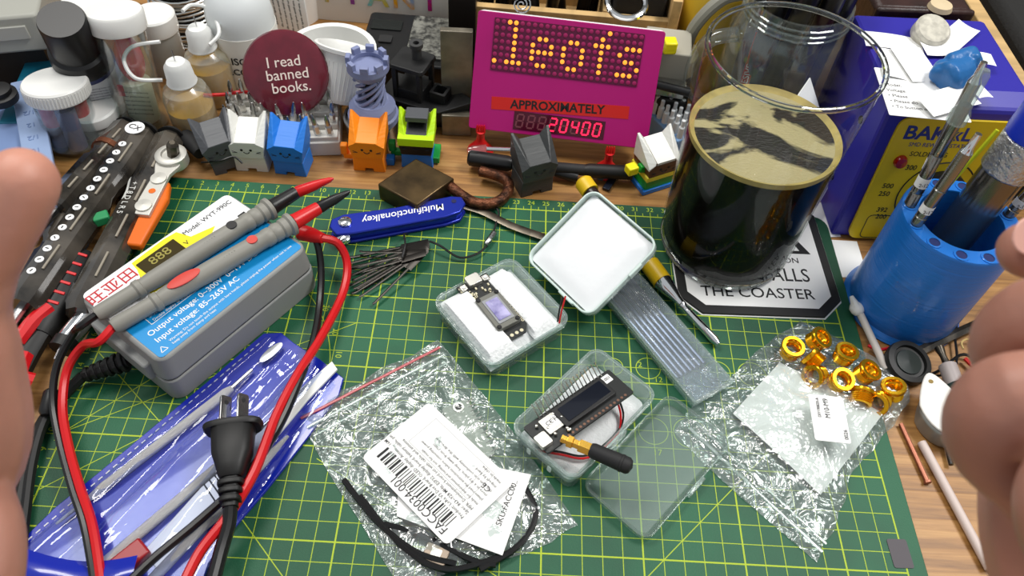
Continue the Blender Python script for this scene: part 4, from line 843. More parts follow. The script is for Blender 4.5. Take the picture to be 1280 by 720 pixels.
wb = T('white_card_box', 'white cardboard box with bright multicoloured letters behind the cups', 'box', at(q.x+.5, q.y+2.2, Z0, -.04))
P('box_body', MB().box((0, 0, 2.2), (18, 5, 4.4)), mat('white_card', (214, 214, 210), .6), wb, bevel=.05)
for i, (s_, c_) in enumerate((('T', (90, 60, 140)), ('I', (200, 170, 40)), ('T', (130, 60, 150)), ('A', (215, 190, 40)), ('N', (240, 170, 20)), ('I', (205, 30, 60)))):
    text(s_, 2.5, at(-6.3+i*2.1, -2.53, 2.5, 0, PI/2), mat('letter_%s' % 'abcdef'[i], c_, .5, col2=tuple(reversed(c_)), var=.1, vs=.8), wb, w=False, off=.04, ext=.02)
gm = mat('ground_steel', (150, 142, 126), .35, .6, var=.2, vs=1.2)
q = G(583, 168, Z0)
O('steel_angle_plate', 'tall upright ground steel plate left of the magenta sign', 'steel plate', MB().box((0, 0, 3.6), (2.2, .5, 7.2)), gm, at(q.x-.85, q.y+2.2, Z0, .03), bevel=.04)
O('steel_block', 'bare steel block with a bright edge at the foot of the tall steel plate', 'steel block', MB().box((0, 0, .9), (2.1, 1.6, 1.8)), gm, at(q.x-.75, q.y+.6, Z0, .05), bevel=.06)
q = G(505, 175, Z0)
O('steel_block', 'long dull steel block behind the striped lime cat', 'steel block', MB().box((0, 0, .9), (3.6, 1.3, 1.8)), gm, at(q.x+.3, q.y+.6, Z0, .03), bevel=.06)
q = G(583, 60, Z0)
O('black_steel_block', 'dark square block behind the top of the tall steel plate', 'block', MB().box((0, 0, 4.1), (1.9, 1.6, 8.2)), mat('blackened_steel', (46, 42, 40), .35, .7), at(18.5, 40.6, Z0), bevel=.05)

# ---------------------------------------------------------------- tools under and around the sign
def stick(name, label, cat_, segs, **k):
    t = T(name, label, cat_, Matrix.Translation(segs[0][1]), k.get('group'))
    for pn, a, b, prof, mt in segs: P(pn, MB().rlathe(a, b, prof, 14), mt, t, w=True)
    return t
stick('black_torch', 'thick black tube-handled tool lying under the led sign', 'tool', [('grip', G(585, 197, .6), G(640, 205, .6), [(.4, 0), (.55, .05), (.55, .9), (.45, 1)], black), ('shaft', G(640, 205, .6), G(760, 215, .6), [(.4, 0), (.4, 1)], matte_black), ('end_grip', G(730, 213, .6), G(790, 216, .6), [(.4, 0), (.5, .1), (.5, 1)], rubber)])
stick('chrome_tweezer_pen', 'thin clear and chrome pen beside the left red sign stand', 'pen', [('barrel', G(585, 188, 1.2), G(608, 186, 1.2), [(.2, 0), (.3, .3), (.3, 1)], clear), ('rod', G(608, 186, 1.2), G(640, 187, 1.2), [(.15, 0), (.15, 1)], chrome)])
stick('small_driver', 'small black driver with a white-banded handle and bare steel shaft', 'screwdriver', [('handle', G(722, 222, .2), G(693, 215, .3), [(.35, 0), (.38, .2), (.3, 1)], black), ('shaft', G(680, 206, .5), G(736, 213, .4), [(.1, 0), (.1, 1)], chrome)])
O('rubber_washer', 'small grey-blue ring by the yellow screwdriver cap', 'washer', MB().loops([[(r*math.cos(2*PI*i/16), r*math.sin(2*PI*i/16), z) for i in range(16)] for r, z in ((.4, 0), (.4, .3), (.18, .3), (.18, 0))], closed=True), mat('grey_blue_rubber', (90, 105, 120), .5), Matrix.Translation(G(752, 221, Z0)))
O('blade_tip', 'dark blade with a blue end pointing down beside the yellow cap', 'tool', MB().box((0, 0, .15), (.5, 2.4, .2)), mat('dark_blade', (26, 30, 42), .3), at(G(766, 222, 0).x, G(766, 222, 0).y, Z0, -.45), bevel=.03)
bs = T('bristle_strip', 'clear strip of stubby white pegs between the sign and the beer glass', 'brush', fr(G(835, 168, 0), G(850, 180, 0)-G(815, 145, 0)))
P('base', MB().box((0, 0, .6), (4.2, 2.2, 1.6)), mat('pale_blue_base', (120, 160, 205), .4), bs, bevel=.1)
for i in range(7):
    for j in range(3): P('peg', MB().lathe([(.22, 1.3), (.22, 2.3), (.14, 2.4), (.14, 2.9)], at(-1.8+.6*i, -.7+.7*j), 10), mat('peg_white', (222, 225, 225), .5) if i+j == 0 else bpy.data.materials['peg_white'], bs)
# dark jumble behind the sign
vise = T('small_vise', 'dark machine vise with a black handle behind the right edge of the led sign', 'vise', Matrix.Translation(G(836, 140, Z0)))
vm = mat('dark_vise_metal', (52, 52, 50), .4, .6)
P('body', MB().box((0, 0, 0), (2.2, 3.4, 3.0), fr(G(838, 128, 1.4), (1, -.2, 0))), vm, vise, w=True, bevel=.2)
P('jaw', MB().box((0, 0, 0), (3.4, .8, 1.0), fr(G(826, 108, 3.6), (1, -.2, 0))), steel, vise, w=True, bevel=.05)
P('handle', MB().rod(G(815, 104, 4.2), G(862, 116, 4.2), .3), black, vise, w=True)
O('yellow_cube', 'small bright yellow cube on the grey block right of the sign top', 'cube', MB().box((0, 0, 0), (.9, .9, .9)), bpy.data.materials['lemon_pla'], fr(G(837, 57, 6.6), (1, .1, 0)), bevel=.12)
O('white_block', 'off-white block under the yellow cube, right of the sign', 'block', MB().box((0, 0, 3.2), (3.2, 3, 6.4)), mat('aged_white', (170, 165, 150), .6), at(G(838, 66, 6).x, G(838, 66, 6).y+1.3, Z0, -.1), bevel=.1)
bx = T('wooden_crate', 'open pale wooden box of black metal punches behind the led sign', 'crate', at(26.3, 47.4, Z0, -.03))
for (c, d) in (((0, -4.5, 2.9), (15, .6, 5.8)), ((7.5, 0, 3.8), (.7, 10, 7.6)), ((-7.5, 0, 3.4), (.6, 10, 6.8)), ((2.6, 0, 3.0), (.4, 8.4, 5.8)), ((0, 5, 3.6), (15, .6, 7.2))): P('crate_wall', MB().box(c, d), lampwood, bx, bevel=.05)
P('crate_floor', MB().box((0, 0, .3), (15, 9.5, .5)), lampwood, bx)
random.seed(21)
dm = mat('oily_dark_steel', (48, 44, 40), .28, .8, var=.4)
for i in range(9):
    x = -6.5+i*1.02; t = stick('metal_punch', 'dark metal rod standing in the wooden crate', 'punch', [('shaft', bx.matrix_world.translation/S+V(x, random.uniform(-3, 1.5), .6), bx.matrix_world.translation/S+V(x+random.uniform(-1, 1), random.uniform(-3, 2), 7.5+random.random()*1.5), [(.5, 0), (.5, .7), (.85, .74), (.85, 1)], dm)], group='dark punches in the wooden crate')
pb = T('black_packet', 'black rubber block embossed INDEX in the right part of the wooden crate', 'block', at(31.4, 46.9, Z0+.55, -.06))
P('block', MB().box((0, 0, 3.6), (3.8, 7.5, 7.2)), matte_black, pb, bevel=.2); text('INDEX', .9, at(.0, -2.2, 7.22, -.1), mat('dull_emboss', (62, 60, 58), .5), pb, w=False, ext=.02)
o = T('chrome_coil', 'small bright wire spiral poking above the top left of the sign', 'wire', fr(G(652, 6, 9.6), (1, 0, 0), (0, -.6, .8)))
P('spiral', MB().tube([((.12+.055*i/3)*math.cos(i*.5), (.12+.055*i/3)*math.sin(i*.5), 0) for i in range(30)], .05, 5), chrome, o)
rg = T('chrome_ring', 'chrome ring lying at the top behind the middle of the sign', 'ring', fr(G(783, 4, 8.2), (1, 0, 0), (0, -.3, 1)))
P('ring', MB().tube([(1.3*math.cos(2*PI*i/24), 1.3*math.sin(2*PI*i/24), 0) for i in range(24)], .22, 8, closed=True), chrome, rg)

# ---------------------------------------------------------------- bottles, left rear
def mk_dropper(M, label, lvl):
    t = T('dropper_bottle', label, 'bottle', M, 'oil dropper bottles')
    P('bottle_wall', MB().lathe([(.01, 0), (1.45, 0), (1.55, .15), (1.6, 3.2), (1.4, 3.8), (.8, 4.15), (.7, 4.3), (.7, 4.6)], n=32, cap1=False, cap0=False), film('milky_bottle', (242, 244, 228), .22, .3, .2, 0, 2, (222, 226, 218)) if 'milky_bottle' not in bpy.data.materials else bpy.data.materials['milky_bottle'], t)
    P('yellow_oil', MB().lathe([(.01, .1), (1.45, .1), (1.5, .3), (1.53, lvl), (.01, lvl)], n=28, cap1=False, cap0=False), mat('yellow_oil', (196, 146, 4), .2) if 'yellow_oil' not in bpy.data.materials else bpy.data.materials['yellow_oil'], t)
    P('shoulder_cap', MB().lathe([(.95, 4.3), (1.0, 4.4), (.92, 4.6), (.85, 5.6), (.6, 5.95), (.01, 6.0)], n=28, cap1=False), mat('cap_white', (226, 227, 224), .45) if 'cap_white' not in bpy.data.materials else bpy.data.materials['cap_white'], t)
    P('needle', MB().rod((0, 0, 5.9), (0, 0, 6.8), .05, n=6), steel, t)
    return t
for x, y in ((0, 0),): pass
q = G(248, 172, Z0); d1 = mk_dropper(at(q.x-.1, q.y+.6, Z0), 'front dropper bottle half full of yellow oil beside the grey cat', 2.4)
P('tether', MB().tube(smooth([G(203, 100, 4.2), G(170, 98, 4.6), G(155, 76, 5.4), G(166, 58, 6.1), G(200, 52, 6.3)]), .13, 7), bpy.data.materials['cap_white'], d1, w=True)
q = G(270, 128, Z0); d2 = mk_dropper(at(q.x, q.y+.6, Z0), 'rear dropper bottle of yellow oil, in front of the wire coil', 3.0)
P('tether', MB().tube(smooth([G(262, 56, 5.2), G(274, 40, 5.6), G(262, 12, 6.2), G(240, 6, 6.6), G(228, 14, 6.8)]), .13, 7), bpy.data.materials['cap_white'], d2, w=True)
q = G(312, 118, Z0)
iso = T('alcohol_bottle', 'white round-shouldered bottle of ISO alcohol behind the round badge', 'bottle', at(q.x, q.y+1.9, Z0))
P('bottle_wall', MB().lathe([(.01, 0), (2.2, 0), (2.3, .2), (2.35, 5.6), (2.2, 6.6), (1.5, 7.6), (1.0, 8.0), (1.0, 8.3)], n=40, cap0=False, cap1=True), mat('white_hdpe', (222, 226, 226), .35), iso)
P('neck_ring', MB().lathe([(1.15, 8.1), (1.2, 8.2), (1.2, 8.4), (1.05, 8.5)], n=28), white, iso)
P('paper_label', MB().lathe([(2.34, .8), (2.38, .82), (2.4, 4.9), (2.36, 4.92)], n=40, cap0=False, cap1=False), mat('label_white', (232, 230, 222), .6), iso)
text('ISO', .8, at(.1, -2.42, 3.2, 0, PI/2), ink, iso, w=False, off=.01); text('ALCOHOL', .7, at(.3, -2.42, 2.3, 0, PI/2), ink, iso, w=False, off=.01)
wr = T('solder_wire_coil', 'tall stacked coil of silver wire behind the dropper bottles', 'wire coil', at(G(238, 60, Z0).x-.3, G(238, 60, Z0).y+2.2, Z0))
mb = MB()
for i in range(26): mb.tube([((2.5+.12*math.sin(i*2.1))*math.cos(2*PI*j/28)+.15*math.sin(i), (2.5+.1*math.cos(i*1.7))*math.sin(2*PI*j/28), .15+i*.27+.1*math.sin(j*.4+i)) for j in range(28)], .09, 5, closed=True)
P('wire_turns', mb, mat('bright_wire', (215, 215, 210), .25, .9), wr, kind='stuff'); P('dark_core', MB().lathe([(2.1, 0), (2.1, 6.6)], n=24), matte_black, wr)
# tall clear tube
a = G(182, 152, Z0+.2); TU = tuple(G(166, 12, 8.0)-a)
tb = T('clear_tube', 'tall clear tube with a white cap holding a red pod and a glue tube', 'container', fr(V(*a), (1, 0, 0), TU))
P('tube_wall', MB().lathe([(.01, 0), (1.55, 0), (1.6, .1), (1.6, 7.2), (1.52, 7.2), (1.52, .15), (.01, .12)], n=36, cap0=False, cap1=False), clear, tb)
P('cap', MB().lathe([(1.75, 6.9), (1.8, 7.0), (1.8, 8.0), (1.7, 8.15), (.01, 8.2)], n=40, cap1=False), white, tb)
gt = T('glue_tube', 'cream glue tube with red print standing inside the tall clear tube', 'glue', fr(V(*a)+V(.1, 0, .25), (1, 0, 0), TU))
P('tube_body', MB().lathe([(.9, 0), (1.0, .1), (1.0, 3.0), (.9, 3.1), (.01, 3.2)], n=28, cap1=False), mat('cream_label', (214, 208, 180), .5), gt); P('red_print', MB().box((-.62, -.8, 2.6), (.6, .1, .8), Matrix.Rotation(.05, 4, 'Z')), redink, gt)
for i in range(6): text('super glue bond fast hold', .17, at(.3, -1.0, 2.6-.32*i, 0, PI/2), ink, gt, w=False, res=1)
O('red_pod', 'glossy red plastic pod in the upper half of the tall clear tube', 'pod', MB().ball((0, 0, 1.6), 1, 18, 14, (.95, .7, 1.7)), mat('gloss_red', (215, 25, 35), .15, coat=.6), fr(V(*a)+V(.25, .4, 3.3), (1, 0, 0), TU))
# capped jar in front
a = G(97, 178, .0); JU = tuple(G(103, 108, 4.4)-a)
jr = T('clear_jar', 'short clear jar with a ridged white lid, small red and blue vials inside', 'jar', fr(V(a.x, a.y, Z0+.3), (1, 0, 0), JU))
P('jar_wall', MB().lathe([(.01, 0), (1.55, 0), (1.7, .15), (1.75, 3.8), (1.67, 3.8), (1.6, .2), (.01, .12)], n=40, cap0=False, cap1=False), clear, jr)
jl = P('lid', MB().lathe([(1.95, 3.7), (2.0, 3.8), (2.0, 4.6), (1.9, 4.72), (.01, 4.75)], n=96, cap1=False), white, jr)
rr_ = MB()
for i in range(60): rr_.box((2.0, 0, 4.15), (.06, .08, .7), Matrix.Rotation(2*PI*i/60, 4, 'Z'))
P('lid_ridges', rr_, white, jl, kind='stuff')
for i, (x, y, c1_, lb) in enumerate(((-.75, -.5, red, 'vial with a red cap at the left in the short clear jar'), (.5, -.8, mat('violet_label', (92, 92, 135), .4), 'vial with a bluish label at the right in the short clear jar'), (.6, .6, red, 'rear vial in the short clear jar'))):
    t = T('vial', lb, 'vial', WM[jr.name] @ at(x, y, .18)); P('vial_body', MB().lathe([(.55, 0), (.6, .05), (.6, 1.6), (.01, 1.65)], n=20, cap1=False), bpy.data.materials.get('grey_violet') or mat('grey_violet', (120, 110, 135), .3), t); P('vial_cap', MB().lathe([(.62, 1.6), (.62, 3.0), (.01, 3.05)], n=20, cap1=False), c1_, t)
# black capped bottle
a = G(122, 175, Z0); b = G(62, 12, 10.5)
bb = T('black_capped_bottle', 'white bottle with a big black screw cap at upper left, blue print', 'bottle', axis(V(-7.3, 36.6, Z0), G(68, 10, 9.3)) @ Matrix.Scale(.86, 4))
P('bottle_body', MB().lathe([(.01, 0), (2.1, 0), (2.2, .2), (2.2, 6.2), (1.9, 6.8)], n=40, cap0=False), mat('label_pale', (215, 218, 222), .45), bb)
P('shoulder', MB().lathe([(2.22, 5.8), (2.24, 6.4), (2.1, 7.2), (1.7, 7.5)], n=40), black, bb)
P('blue_band', MB().lathe([(2.22, 5.45), (2.24, 5.47), (2.24, 5.85), (2.2, 5.87)], n=40, cap0=False, cap1=False), mat('navy_print', (50, 60, 110), .5, var=.4, vs=3), bb)
P('screw_cap', MB().lathe([(1.75, 7.3), (1.85, 7.4), (1.7, 10.4), (1.62, 10.6), (.01, 10.6)], n=40, cap1=False), black, bb)
for i in range(5): text('directions warning keep sealed', .22, at(.3, -2.22, 4.9-.34*i, 0, PI/2), mat('blue_grey_ink', (90, 95, 115), .6) if i == 0 else bpy.data.materials['blue_grey_ink'], bb, w=False, res=1)
def lidjar(label, x, y, r, h, tint, ch):
    q = G(x, y, Z0); t = T('white_lidded_jar', label, 'jar', at(q.x, q.y, Z0)); P('jar_body', MB().lathe([(.01, 0), (r*.9, 0), (r*.92, h)], n=32, cap0=False), tint, t)
    P('lid', MB().lathe([(r, h-.2), (r*1.02, h), (r*1.02, h+ch), (r*.95, h+ch+.12), (.01, h+ch+.15)], n=48, cap1=False), white, t)
lidjar('clear jar of red bits with a white lid behind the black-capped bottle', 146, 106, 1.9, 5.2, mat('reddish_content', (120, 50, 55), .25, var=.5, vs=1.0), 1.2)
lidjar('greyish jar with a printed white lid behind the tall clear tube', 214, 85, 1.5, 3.6, mat('cloudy_grey', (168, 168, 162), .3), 1.0)
lidjar('small round white-lidded jar low behind the short clear jar', 128, 165, 1.6, 1.6, mat('cloudy_white', (190, 190, 184), .3), .5)
wcp = T('white_cup', 'plain white cup at the top edge behind the printed receipt', 'cup', at(G(365, 25, Z0).x, G(365, 25, Z0).y+1, Z0))
P('cup_wall', MB().lathe([(2.2, 0), (2.6, 6.4), (2.45, 6.4), (2.0, .3), (.01, .3)], n=36, cap1=False), white, wcp)
q = G(358, 70, Z0); rcp = T('printed_leaflet', 'curled white leaflet with rows of black print behind the badge', 'paper', at(q.x, q.y+2.0, Z0, -.5))
P('sheet', MB().box((0, 0, 3.0), (4.4, .12, 6)), paper, rcp)
for i in range(7): text('do not open until use. see back', .33, at(-1.7+i*.55, -.08, 3.2, 0, PI/2) @ Matrix.Rotation(PI/2, 4, 'Z'), ink, rcp, w=False, res=1)

# ---------------------------------------------------------------- far left: caliper, scale
q = G(35, 180, 1.5)
pc = T('blue_plastic_case', 'translucent blue plastic case with embossed ticks at the left edge', 'case', fr(V(-8.0, 30.1, 0)+(G(44, 90, 2)-G(78, 262, 2)).cross(V(0, 0, 1)).normalized()*-2.45, G(78, 262, 2)-G(44, 90, 2)))
bp_ = mat('pale_blue_plastic', (112, 134, 176), .35)
P('body', MB().prism(rrect(13.5, 6.5, .3, 3, 0, -1.2), 0, 1.6), bp_, pc, bevel=.1)
P('raised_strip', MB().prism(rrect(13.5, 1.7, .1, 3, 0, 1.6), 1.6, 2.0), mat('paler_blue_plastic', (140, 160, 195), .35), pc, bevel=.06)
for i in range(9): text(('3/2', '7', '1/2', '12', '1/2', '10', '1/4', '12', '7')[i], .6, at(-5.6+1.35*i, 1.6, 2.0, -PI/2), bp_, pc, w=False, ext=.03)
O('teal_box_edge', 'teal blue box edge between the blue case and the black-capped bottle', 'box', MB().box((0, 0, 1), (2.2, 7, 2)), mat('teal', (20, 105, 130), .4), at(-11.4, 35.0, Z0, .15), bevel=.1)
O('rubber_roller', 'small black rubber roller on the blue case at the left edge', 'roller', MB().lathe([(1.0, 0), (1.05, .2), (1.05, .5), (.8, .6), (.8, .9), (.4, 1.0), (.01, 1.0)], n=28, cap1=False), rubber, Matrix.Translation(G(4, 125, 2.7)))
gb = T('grey_case', 'light grey plastic instrument case in the upper left corner', 'case', fr(V(-17.6, 40.2, 3.2), (1, .28, 0)))
P('shell', MB().prism(rrect(13, 9, .5, 4), 0, 2.8), mat('light_grey_abs', (165, 165, 156), .5), gb, bevel=.2); P('latch', MB().box((4.2, -4.5, 1.6), (2.6, .3, 1.0)), mat('light_grey_latch', (178, 178, 170), .5), gb, bevel=.05)
P('case_foot', MB().box((0, 0, -1.7), (11, 7, 3.4)), matte_black, gb)
O('black_dome', 'black rounded lens hood on the grey case at the top left corner', 'hood', MB().lathe([(3.2, 0), (3.4, .5), (3.0, 1.6), (2.2, 1.9), (.01, 1.9)], n=36, cap1=False), black, at(-15.2, 43.6, 6.0))

# ---------------------------------------------------------------- left pile: driver handles, ratchet, pliers
smoke = mat('smoky_clear_acrylic', (84, 78, 70), .12, coat=.7, var=.75, vs=.6, stretch=(1, 1, .25))
def driver(label, a, b, r, z0, z1, dots=None, letters=None, ringm=None):
    a = G(*a, z0); b = G(*b, z1); t = T('driver_handle', label, 'screwdriver', Matrix.Translation(a), None)
    L = (b-a).length
    mb = MB().rlathe(a, b, [(r*.7, 0), (r, .03), (r, .32), (r*.82, .36), (r*.82, .42), (r, .46), (r, .97), (r*.8, 1)], 8); P('handle', mb, smoke, t, w=True, ang=25)
    P('end_plug', MB().rlathe(a-(b-a).normalized()*.3, a, [(r*.8, 0), (r*.95, 1)], 16), matte_black, t, w=True)
    F = fr(a, b-a, (-.0, -.35, 1))
    if dots:
        for i in range(dots):
            s_ = .16+.72*i/(dots-1); M = F @ at(L*s_, -.1, r*.98)
            wd_ = P('white_dot', MB().lathe([(.24, 0), (.24, .05), (.01, .06)], M, 14, cap1=False), white_ink, t, w=True); P('dot_mark', MB().box((0, 0, .07), (.2, .06, .02), M @ Matrix.Rotation(i*.7, 4, 'Z')), ink, wd_, w=True)
        M = F @ at(L*.05, -.05, r*.98); P('round_sticker', MB().lathe([(.62, 0), (.62, .05), (.01, .06)], M, 20, cap1=False), white_ink, t, w=True); text('CX', .62, M @ at(0, 0, .08, 1.3), ink, t)
    if letters: text(letters, .5, F @ at(L*.45, -.15, r*1.0), mat('grey_ink', (200, 200, 195), .6) if 'grey_ink' not in bpy.data.materials else bpy.data.materials['grey_ink'], t, off=.004)
    if ringm: P('band', MB().rlathe(a.lerp(b, .28), a.lerp(b, .33), [(r*1.06, 0), (r*1.06, 1)], 16), ringm, t, w=True)
    F2 = F
    for i in range(4): P('facet_glint_rib', MB().box((L*(.2+.2*i), .35, r*.93), (L*.12, .12, .08), F), mat('ivory_rib', (150, 142, 128), .3) if 'ivory_rib' not in bpy.data.materials else bpy.data.materials['ivory_rib'], t, w=True)
    P('blade', MB().rlathe(b, b+(b-a).normalized()*3, [(.3, 0), (.2, 1)], 8), steel, t, w=True)
    return t
driver('smoky clear driver handle with a row of white dots and round sticker', (181, 166), (28, 385), 1.02, 1.3, 1.9, dots=14)
driver('smoky clear driver handle lettered in white, right of the dotted one', (214, 172), (100, 395), 1.0, 1.0, 1.5, letters='+ T 8 D L R 5')
driver('smoky dark driver handle with a copper band, left of the dotted one', (160, 160), (70, 262), .95, .8, 1.6, ringm=mat('copper_band', (150, 95, 70), .3, .8))
driver('smoky driver handle half hidden at the far lower left of the pile', (95, 262), (20, 400), .95, .5, .7)
rw = T('ratchet_wrench', 'small steel ratchet wrench with a bright orange handle', 'wrench', fr(G(195, 250, 1.2), G(230, 190, 0)-G(160, 318, 0)))
orm = mat('orange_rubber', (225, 105, 15), .45)
P('handle', MB().prism([(-4.2, -.9), (-.2, -1.0), (1.2, -.6), (1.2, .7), (-.2, 1.0), (-4.2, 1.0)], 0, .55), orm, rw, bevel=.15)
P('steel_bar', MB().prism([(-2.0, -.6), (1.6, -.5), (2.4, -.8), (3.6, -.8), (4.1, -.2), (4.1, .4), (3.4, .9), (2.4, .8), (1.6, .5), (-2.0, .6)], .5, .8), satin, rw, bevel=.05)
P('ratchet_head', MB().lathe([(.95, .2), (1.0, .3), (1.0, 1.0), (.85, 1.1), (.6, 1.1), (.55, .95), (.01, .95)], at(3.2, 0), 28, cap1=False), satin, rw)
P('hex_bit', MB().lathe([(.38, .9), (.38, 1.9), (.2, 2.1)], at(3.2, 0, 0, 0, .2), 6), dark_steel, rw, ang=20)
P('pivot', MB().lathe([(.5, .8), (.5, .9), (.01, .95)], at(1.1, 0), 18, cap1=False), satin, rw); P('pivot', MB().lathe([(.5, .8), (.5, .9), (.01, .95)], at(-1.3, 0), 18, cap1=False), satin, rw)
P('hole', MB().lathe([(.22, .81), (.22, .82)], at(0, 0), 12), orm, rw)
stick('utility_marker', 'black rubber-gripped tool with red ribs between the handles and the box', 'tool', [('grip', G(108, 320, .8), G(48, 420, .8), [(.7, 0), (.95, .1), (.95, .9), (.8, 1)], rubber)])
t = C.objects['utility_marker']
for i in range(6): P('red_rib', MB().box((0, 0, .9), (.18, .7, .16), fr(G(108, 320, .8).lerp(G(48, 420, .8), .1+.12*i), G(48, 420, 0)-G(108, 320, 0), (.3, -.3, 1))), red_rub, t, w=True, bevel=.03)
pr = T('pliers', 'red and black rubber-handled pliers at the lower left of the tool pile', 'pliers', Matrix.Translation(G(45, 430, .6)))
P('handle', MB().tube(smooth([G(95, 360, .9), G(60, 400, .9), G(34, 440, .9), G(8, 490, .9)]), [.6, .7]*9+[.6], 10, flat=.8) if False else MB().tube(smooth([G(95, 360, .9), G(60, 400, .9), G(34, 440, .9), G(8, 490, .9)]), .75, 10, flat=.8), rubber, pr, w=True)
P('grip_inlay', MB().tube(smooth([G(62, 385, 1.5), G(42, 402, 1.6), G(22, 428, 1.5)]), .42, 8), red_rub, pr, w=True)
P('grip_inlay', MB().tube(smooth([G(30, 445, 1.2), G(22, 470, 1.3), G(40, 478, .9)]), .5, 8), red_rub, pr, w=True)
stick('chrome_tube', 'shiny chrome tube with a black end beside the pliers', 'tool', [('barrel', G(128, 370, 1.4), G(82, 428, 1.3), [(.45, 0), (.6, .1), (.6, 1)], chrome), ('end_sleeve', G(84, 425, 1.3), G(76, 437, 1.3), [(.66, 0), (.66, 1)], rubber)])
O('green_clip', 'small green plastic clip wedged between the driver handles', 'clip', MB().box((0, 0, 0), (.9, .7, .6)), mat('clip_green', (40, 140, 85), .4), fr(G(127, 273, 1.8), (1, .6, 0)), bevel=.08)
O('dark_grey_clamp', 'dark grey rubber clamp lying between two driver handles', 'clamp', MB().prism([(-1.0, -.5), (.3, -.8), (1.1, -.2), (.9, .6), (-.7, .8)], 0, .9), matte_black, fr(G(90, 315, 1.0), (1, 1, 0)), bevel=.2)
stick('grey_thumb_tool', 'dark grey peg by the ratchet head, next to the grey cat', 'tool', [('peg', G(232, 170, .8), G(250, 192, .9), [(.5, 0), (.55, .4), (.4, 1)], matte_black)])
random.seed(2)
for i, (cc, pts) in enumerate((((190, 70, 30), [(105, 300), (85, 330), (60, 338), (40, 330)]), ((30, 30, 30), [(150, 300), (120, 330), (100, 360), (70, 370)]), ((210, 210, 205), [(165, 205), (160, 235), (150, 260), (158, 285)]))):
    O('loose_wire', ('orange-brown', 'black', 'white')[i]+' loose wire threading through the driver handle pile', 'wire', MB().tube(smooth([G(x, y, .9+.5*(i == 2)) for x, y in pts]), .08, 6), mat('wire_colour_%s' % 'abc'[i], cc, .4), w=True)

# ---------------------------------------------------------------- soldering station
q0 = G(1057, 297, Z0+.2); q1 = G(1145, 303, Z0+.2)
stn = T('soldering_station', 'blue soldering station with a yellow front panel and temperature dial', 'soldering station', fr((q0.x, q0.y, Z0), (1, .03, 0)))
navy = mat('navy_case', (44, 38, 150), .4)
WSt, HSt = 7.7, 8.0
P('case', MB().add([(-.9, .3, 0), (WSt, .3, 0), (WSt, 10, 0), (-.9, 10, 0), (-.9, 2.6, 10.5), (WSt, 2.6, 10.5), (WSt, 10, 10.5), (-.9, 10, 10.5), (-.9, 1.3, 10.1), (WSt, 1.3, 10.1)],
  [(3, 2, 1, 0), (0, 1, 9, 8), (8, 9, 5, 4), (4, 5, 6, 7), (1, 2, 6, 5, 9), (3, 0, 8, 4, 7), (2, 3, 7, 6)]), navy, stn, bevel=.25, flat=True)
FP = fr(V(q0.x, q0.y, Z0) + V(0, .1, .2), (1, .03, 0), (0, -1, .12)) @ Matrix.Diagonal((1.03, 1.12, 1, 1))
def fp(name, pts, z0, z1, m, **k): return P(name, MB().prism(pts, z0, z1, FP), m, stn, w=True, **k)
fp('front_panel', rrect(7.3, 8.3, .6, 4, 3.68, 4.15), -.1, .12, mat('yellow_panel', (222, 190, 20), .35), bevel=.03)
nav_i = mat('navy_ink', (28, 50, 130), .5)
P('lamp', MB().lathe([(.4, .1), (.4, .25), (.32, .4), (.01, .45)], FP @ at(1.1, 5.6, 0), 18, cap1=False), mat('red_lens', (150, 12, 12), .15, coat=.8), stn, w=True)
text('BAK', 1.15, FP @ at(1.8, 7.4, .13), nav_i, stn, off=.03, sx=1.15); text('«L', 1.15, FP @ at(3.95, 7.4, .13), nav_i, stn, off=.02, sx=1.1)
text('SMD REWORK STATION', .36, FP @ at(3.1, 6.7, .13), nav_i, stn); text('SOLDERING', .42, FP @ at(2.6, 6.1, .13), ink, stn)
dl = P('dial', MB().lathe([(1.7, .12), (1.7, .5), (1.3, .6), (1.1, 1.4), (.01, 1.45)], FP @ at(4.2, 3.4, 0), 36, cap1=False), black, stn, w=True)
arc = MB().tube([(2.25*math.cos(a_*PI/180), 2.25*math.sin(a_*PI/180), .14) for a_ in range(-30, 211, 8)], .045, 4); arc.tf(FP @ at(4.2, 3.4)); P('dial_scale', arc, ink, dl, w=True)
for s_, x, y in (('600', 3.2, 5.55), ('300', 1.95, 5.2), ('500', 1.1, 3.9), ('250', 1.1, 3.35), ('392', 1.45, 2.2), ('200', 1.6, 1.7)): text(s_, .46, FP @ at(x, y, .13), ink, stn, off=.003)
fr_ = MB().tube([V(x, y, .13) for x, y in rrect(5.6, 1.7, .3, 3, 3.6, .95)], .03, 4, closed=True); fr_.tf(FP); P('socket_frame', fr_, ink, stn, w=True)
P('socket', MB().lathe([(.85, .1), (.85, .5), (.7, .9), (.5, .9), (.45, .5), (.01, .5)], FP @ at(3.9, .95, 0), 24, cap1=False), chrome, stn, w=True)
for y in (2.2, 7.0): P('side_screw', MB().lathe([(.3, 0), (.25, .15)], fr(V(q0.x-.92, q0.y+3.4, y), (0, -1, 0), (-1, 0, 0)), 12), matte_black, stn, w=True)
TOP = 10.2
q = G(1140, 108, TOP+.1); lf = T('printed_note', 'white bullet-point note taped on top of the soldering station', 'paper', fr(V(q.x+.4, q.y-.6, TOP+.02), (1, -.05, 0)))
P('sheet', MB().prism(rrect(4.6, 4.4, .05, 1), 0, .03), paper, lf)
for i, s_ in enumerate(('Model:', 'Voltage:', '• Please', '• Please do', '• To button off the unit')): text(s_, .36, at(-2.0, .6-.5*i, .035), ink, lf, w=False, align='LEFT')
